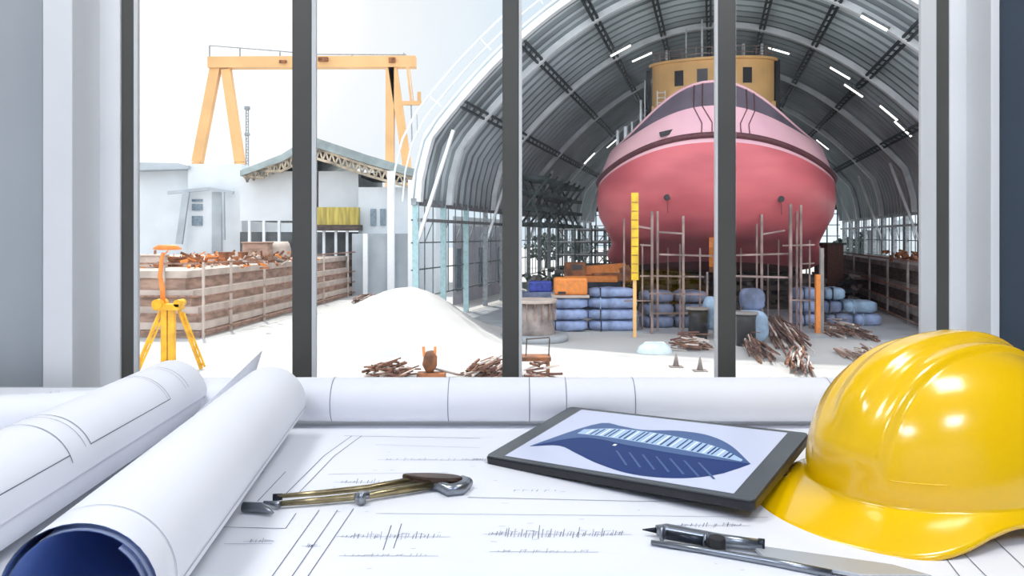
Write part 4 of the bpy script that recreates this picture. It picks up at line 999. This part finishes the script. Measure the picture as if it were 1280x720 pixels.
# clutter deep in the hangar left: scaffold towers, dark plant
r_ = random.Random(11)
for k, (u, v, lab) in enumerate(((-17.5, 106, 'nearest the second mullion'), (-16.5, 118, 'in the middle distance left of the ship'), (-15, 135, 'farthest back left of the ship'))):
    t = thing('scaffold_tower', 'grey green scaffold tower inside the hangar, ' + lab, 'scaffold', L(u, v, -8), group='scaffold towers left of the ship')
    for i in range(4):
        for j in range(2):
            b = new(); p = L(u + (i - 1.5) * 2.4, v + j * 3, -8); bar(b, p, p + Vector((0, 0, 9.5)), .18); obj('post', b, lattg, t)
    for z in (1.8, 3.6, 5.4, 7.2, 9.0):
        b = new(); bar(b, L(u - 4, v, -8 + z), L(u + 4, v, -8 + z), .14); bar(b, L(u - 4, v + 3, -8 + z), L(u + 4, v + 3, -8 + z), .14); obj('ledger', b, ribm if z > 5 else lattg, t)
        b = new(); bar(b, L(u - 3.6, v + 1.5, -8 + z - .2), L(u + 3.6, v + 1.5, -8 + z - .2), 2.6, .1); obj('plank_deck', b, slabg, t)
    b = new(); bar(b, L(u - 3.6, v, -8), L(u + 3.6, v, 1), .12); bar(b, L(u + 3.6, v, -8), L(u - 3.6, v, 1), .12); obj('cross_brace', b, lattg, t)
b = new()
for k in range(260):
    u, v = r_.uniform(-22, -10), r_.uniform(82, 103); z = -8 + r_.random() ** 1.5 * (4.3 - .16 * abs(u + 17)); p = L(u, v, z)
    bar(b, p, p + Vector((r_.uniform(-1.2, 1.2), r_.uniform(-.6, .6), r_.uniform(-.6, .6))), r_.uniform(.15, .7), mi=r_.choice((0, 0, 0, 1, 2)))
obj('scrap_heap', b, [leafd, lattg, slabg], label='dark green heap of machinery scrap left of the ship inside the hangar', cat='scrap heap', kind='stuff')
b = new()
for k in range(160):
    u, v = r_.uniform(14.9, 16.0), r_.uniform(91, 120); z = -8 + r_.random() * 3.6; p = L(u, v, z)
    bar(b, p, p + Vector((r_.uniform(-1.2, 1.2), r_.uniform(-.6, .6), r_.uniform(-.4, .4))), r_.uniform(.12, .5), mi=r_.choice((0, 1, 2)))
obj('scrap_heap', b, [timbd, darkg, slabg], label='dark heap of timber scrap right of the ship beside the dock wall', cat='scrap heap', kind='stuff')
# trees and yellow pile seen through the right side
def tree(px, dd, h, w, lab, seed):
    r2 = random.Random(seed); x = P(px, 0, dd).x; t = thing('tree', lab, 'tree', (x, dd, GZ)); b = new(); tube(b, [(x, dd, GZ), (x, dd, GZ + h * .5)], [.35, .2], 8); obj('trunk', b, timbd, t)
    b = new()
    for k in range(420):
        a, rr_, z = r2.uniform(0, 2 * PI), r2.random() ** .5, r2.random(); rad = w * (math.sin(PI * min(1, z * .85 + .12)) ** .7) * rr_
        p = Vector((x + rad * math.cos(a), dd + rad * math.sin(a), GZ + h * (.25 + .75 * z))); s1 = Vector((r2.uniform(-1, 1), r2.uniform(-1, 1), r2.uniform(-1, 1))).normalized() * .55; s2 = s1.cross(Vector((r2.uniform(-1, 1), r2.uniform(-1, 1), r2.uniform(-1, 1)))).normalized() * .5
        poly(b, [p - s1, p + s2, p + s1, p - s2])
    obj('foliage', b, leafd, t, recalc=False)
tree(1086, 150, 9.5, 2.6, 'dark cypress tree seen through the right hangar side', 1)
tree(1116, 160, 8.5, 3.0, 'dark tree nearest the right window jamb beyond the hangar', 2)
tree(1058, 170, 7.5, 4.0, 'low bushy tree right of the ship hull beyond the hangar', 3)
tree(683, 190, 8.5, 6.0, 'dark tree left of the ship beyond the hangar rear', 4)
tree(724, 200, 7.0, 3.2, 'low dark tree close to the left of the hull beyond the hangar', 5)
b = new(); p = P(1128, 0, 130); box(b, p.x - 3, p.x + 3.4, 130, 138, GZ, GZ + 9); g_ = obj('white_hut', b, shed, label='white block building seen through the right hangar side', cat='building')
b = new(); prism(b, [(p.x - 3.4, 129.6, GZ + 9), (p.x + 3.8, 129.6, GZ + 9), (p.x + .2, 129.6, GZ + 11.4)], (0, 8.6, 0)); obj('roof', b, shedg, g_)
b = new(); c = L(22, 92, -8)
for k in range(70):
    q = c + Vector((r_.uniform(-3, 3), r_.uniform(-2, 2), 5.25 + r_.random() * 1.1)); bar(b, q, q + Vector((r_.uniform(-.8, .8), 0, r_.uniform(-.2, .3))), r_.uniform(.2, .5))
obj('orange_scrap', b, rust, label='orange brown scrap on top of the right dock wall', cat='scrap', kind='stuff')

# ================================================================== LIGHT
w = bpy.data.worlds.new('sky'); sc.world = w; w.use_nodes = True; nt = w.node_tree; bg = nt.nodes['Background']
tc = nt.nodes.new('ShaderNodeTexCoord'); nrm = nt.nodes.new('ShaderNodeVectorMath'); nrm.operation = 'DOT_PRODUCT'
gd = Vector((-.42, .86, .29)).normalized(); nrm.inputs[1].default_value = gd
rp = nt.nodes.new('ShaderNodeValToRGB'); e = rp.color_ramp.elements
e[0].position = 0.0; e[0].color = (1.9, 2.0, 2.15, 1)
e[1].position = 1.0; e[1].color = (1.45, 1.42, 1.38, 1)
q = e.new(.45); q.color = (1.6, 1.72, 1.9, 1); q = e.new(.70); q.color = (.78, .90, 1.0, 1); q = e.new(.90); q.color = (.78, .90, 1.0, 1); q = e.new(.965); q.color = (1.0, 1.02, 1.04, 1)
nt.links.new(tc.outputs['Generated'], nrm.inputs[0]); nt.links.new(nrm.outputs['Value'], rp.inputs[0]); nt.links.new(rp.outputs[0], bg.inputs[0]); bg.inputs[1].default_value = 1.0
sl = bpy.data.lights.new('sun', 'SUN'); sl.energy = 4.4; sl.angle = .03; sl.color = (1, .965, .91)
so = bpy.data.objects.new('sun', sl); C.objects.link(so); so.location = (-20, 60, 60)
el, az = math.radians(65), math.radians(-24)
dirn = -Vector((math.sin(az) * math.cos(el), math.cos(az) * math.cos(el), math.sin(el)))
so.rotation_euler = dirn.to_track_quat('-Z', 'Y').to_euler()

cam = bpy.data.cameras.new('camera'); co = bpy.data.objects.new('camera', cam); C.objects.link(co)
co.location = (0, 0, CZ); co.rotation_euler = (PI / 2, 0, 0); cam.sensor_width = 36; cam.lens = 36 * F / 1280
cam.shift_y = -(360 - HY) / 1280; cam.clip_start = 0.02; cam.clip_end = 2000
sc.camera = co
sc.view_settings.view_transform = 'Standard'; sc.view_settings.look = 'None'; sc.view_settings.gamma = 1; sc.view_settings.exposure = 0.0
sc.view_settings.use_curve_mapping = False
sc.cycles.max_bounces = 8; sc.cycles.transparent_max_bounces = 12; sc.cycles.use_denoising = True; sc.cycles.sample_clamp_indirect = 6
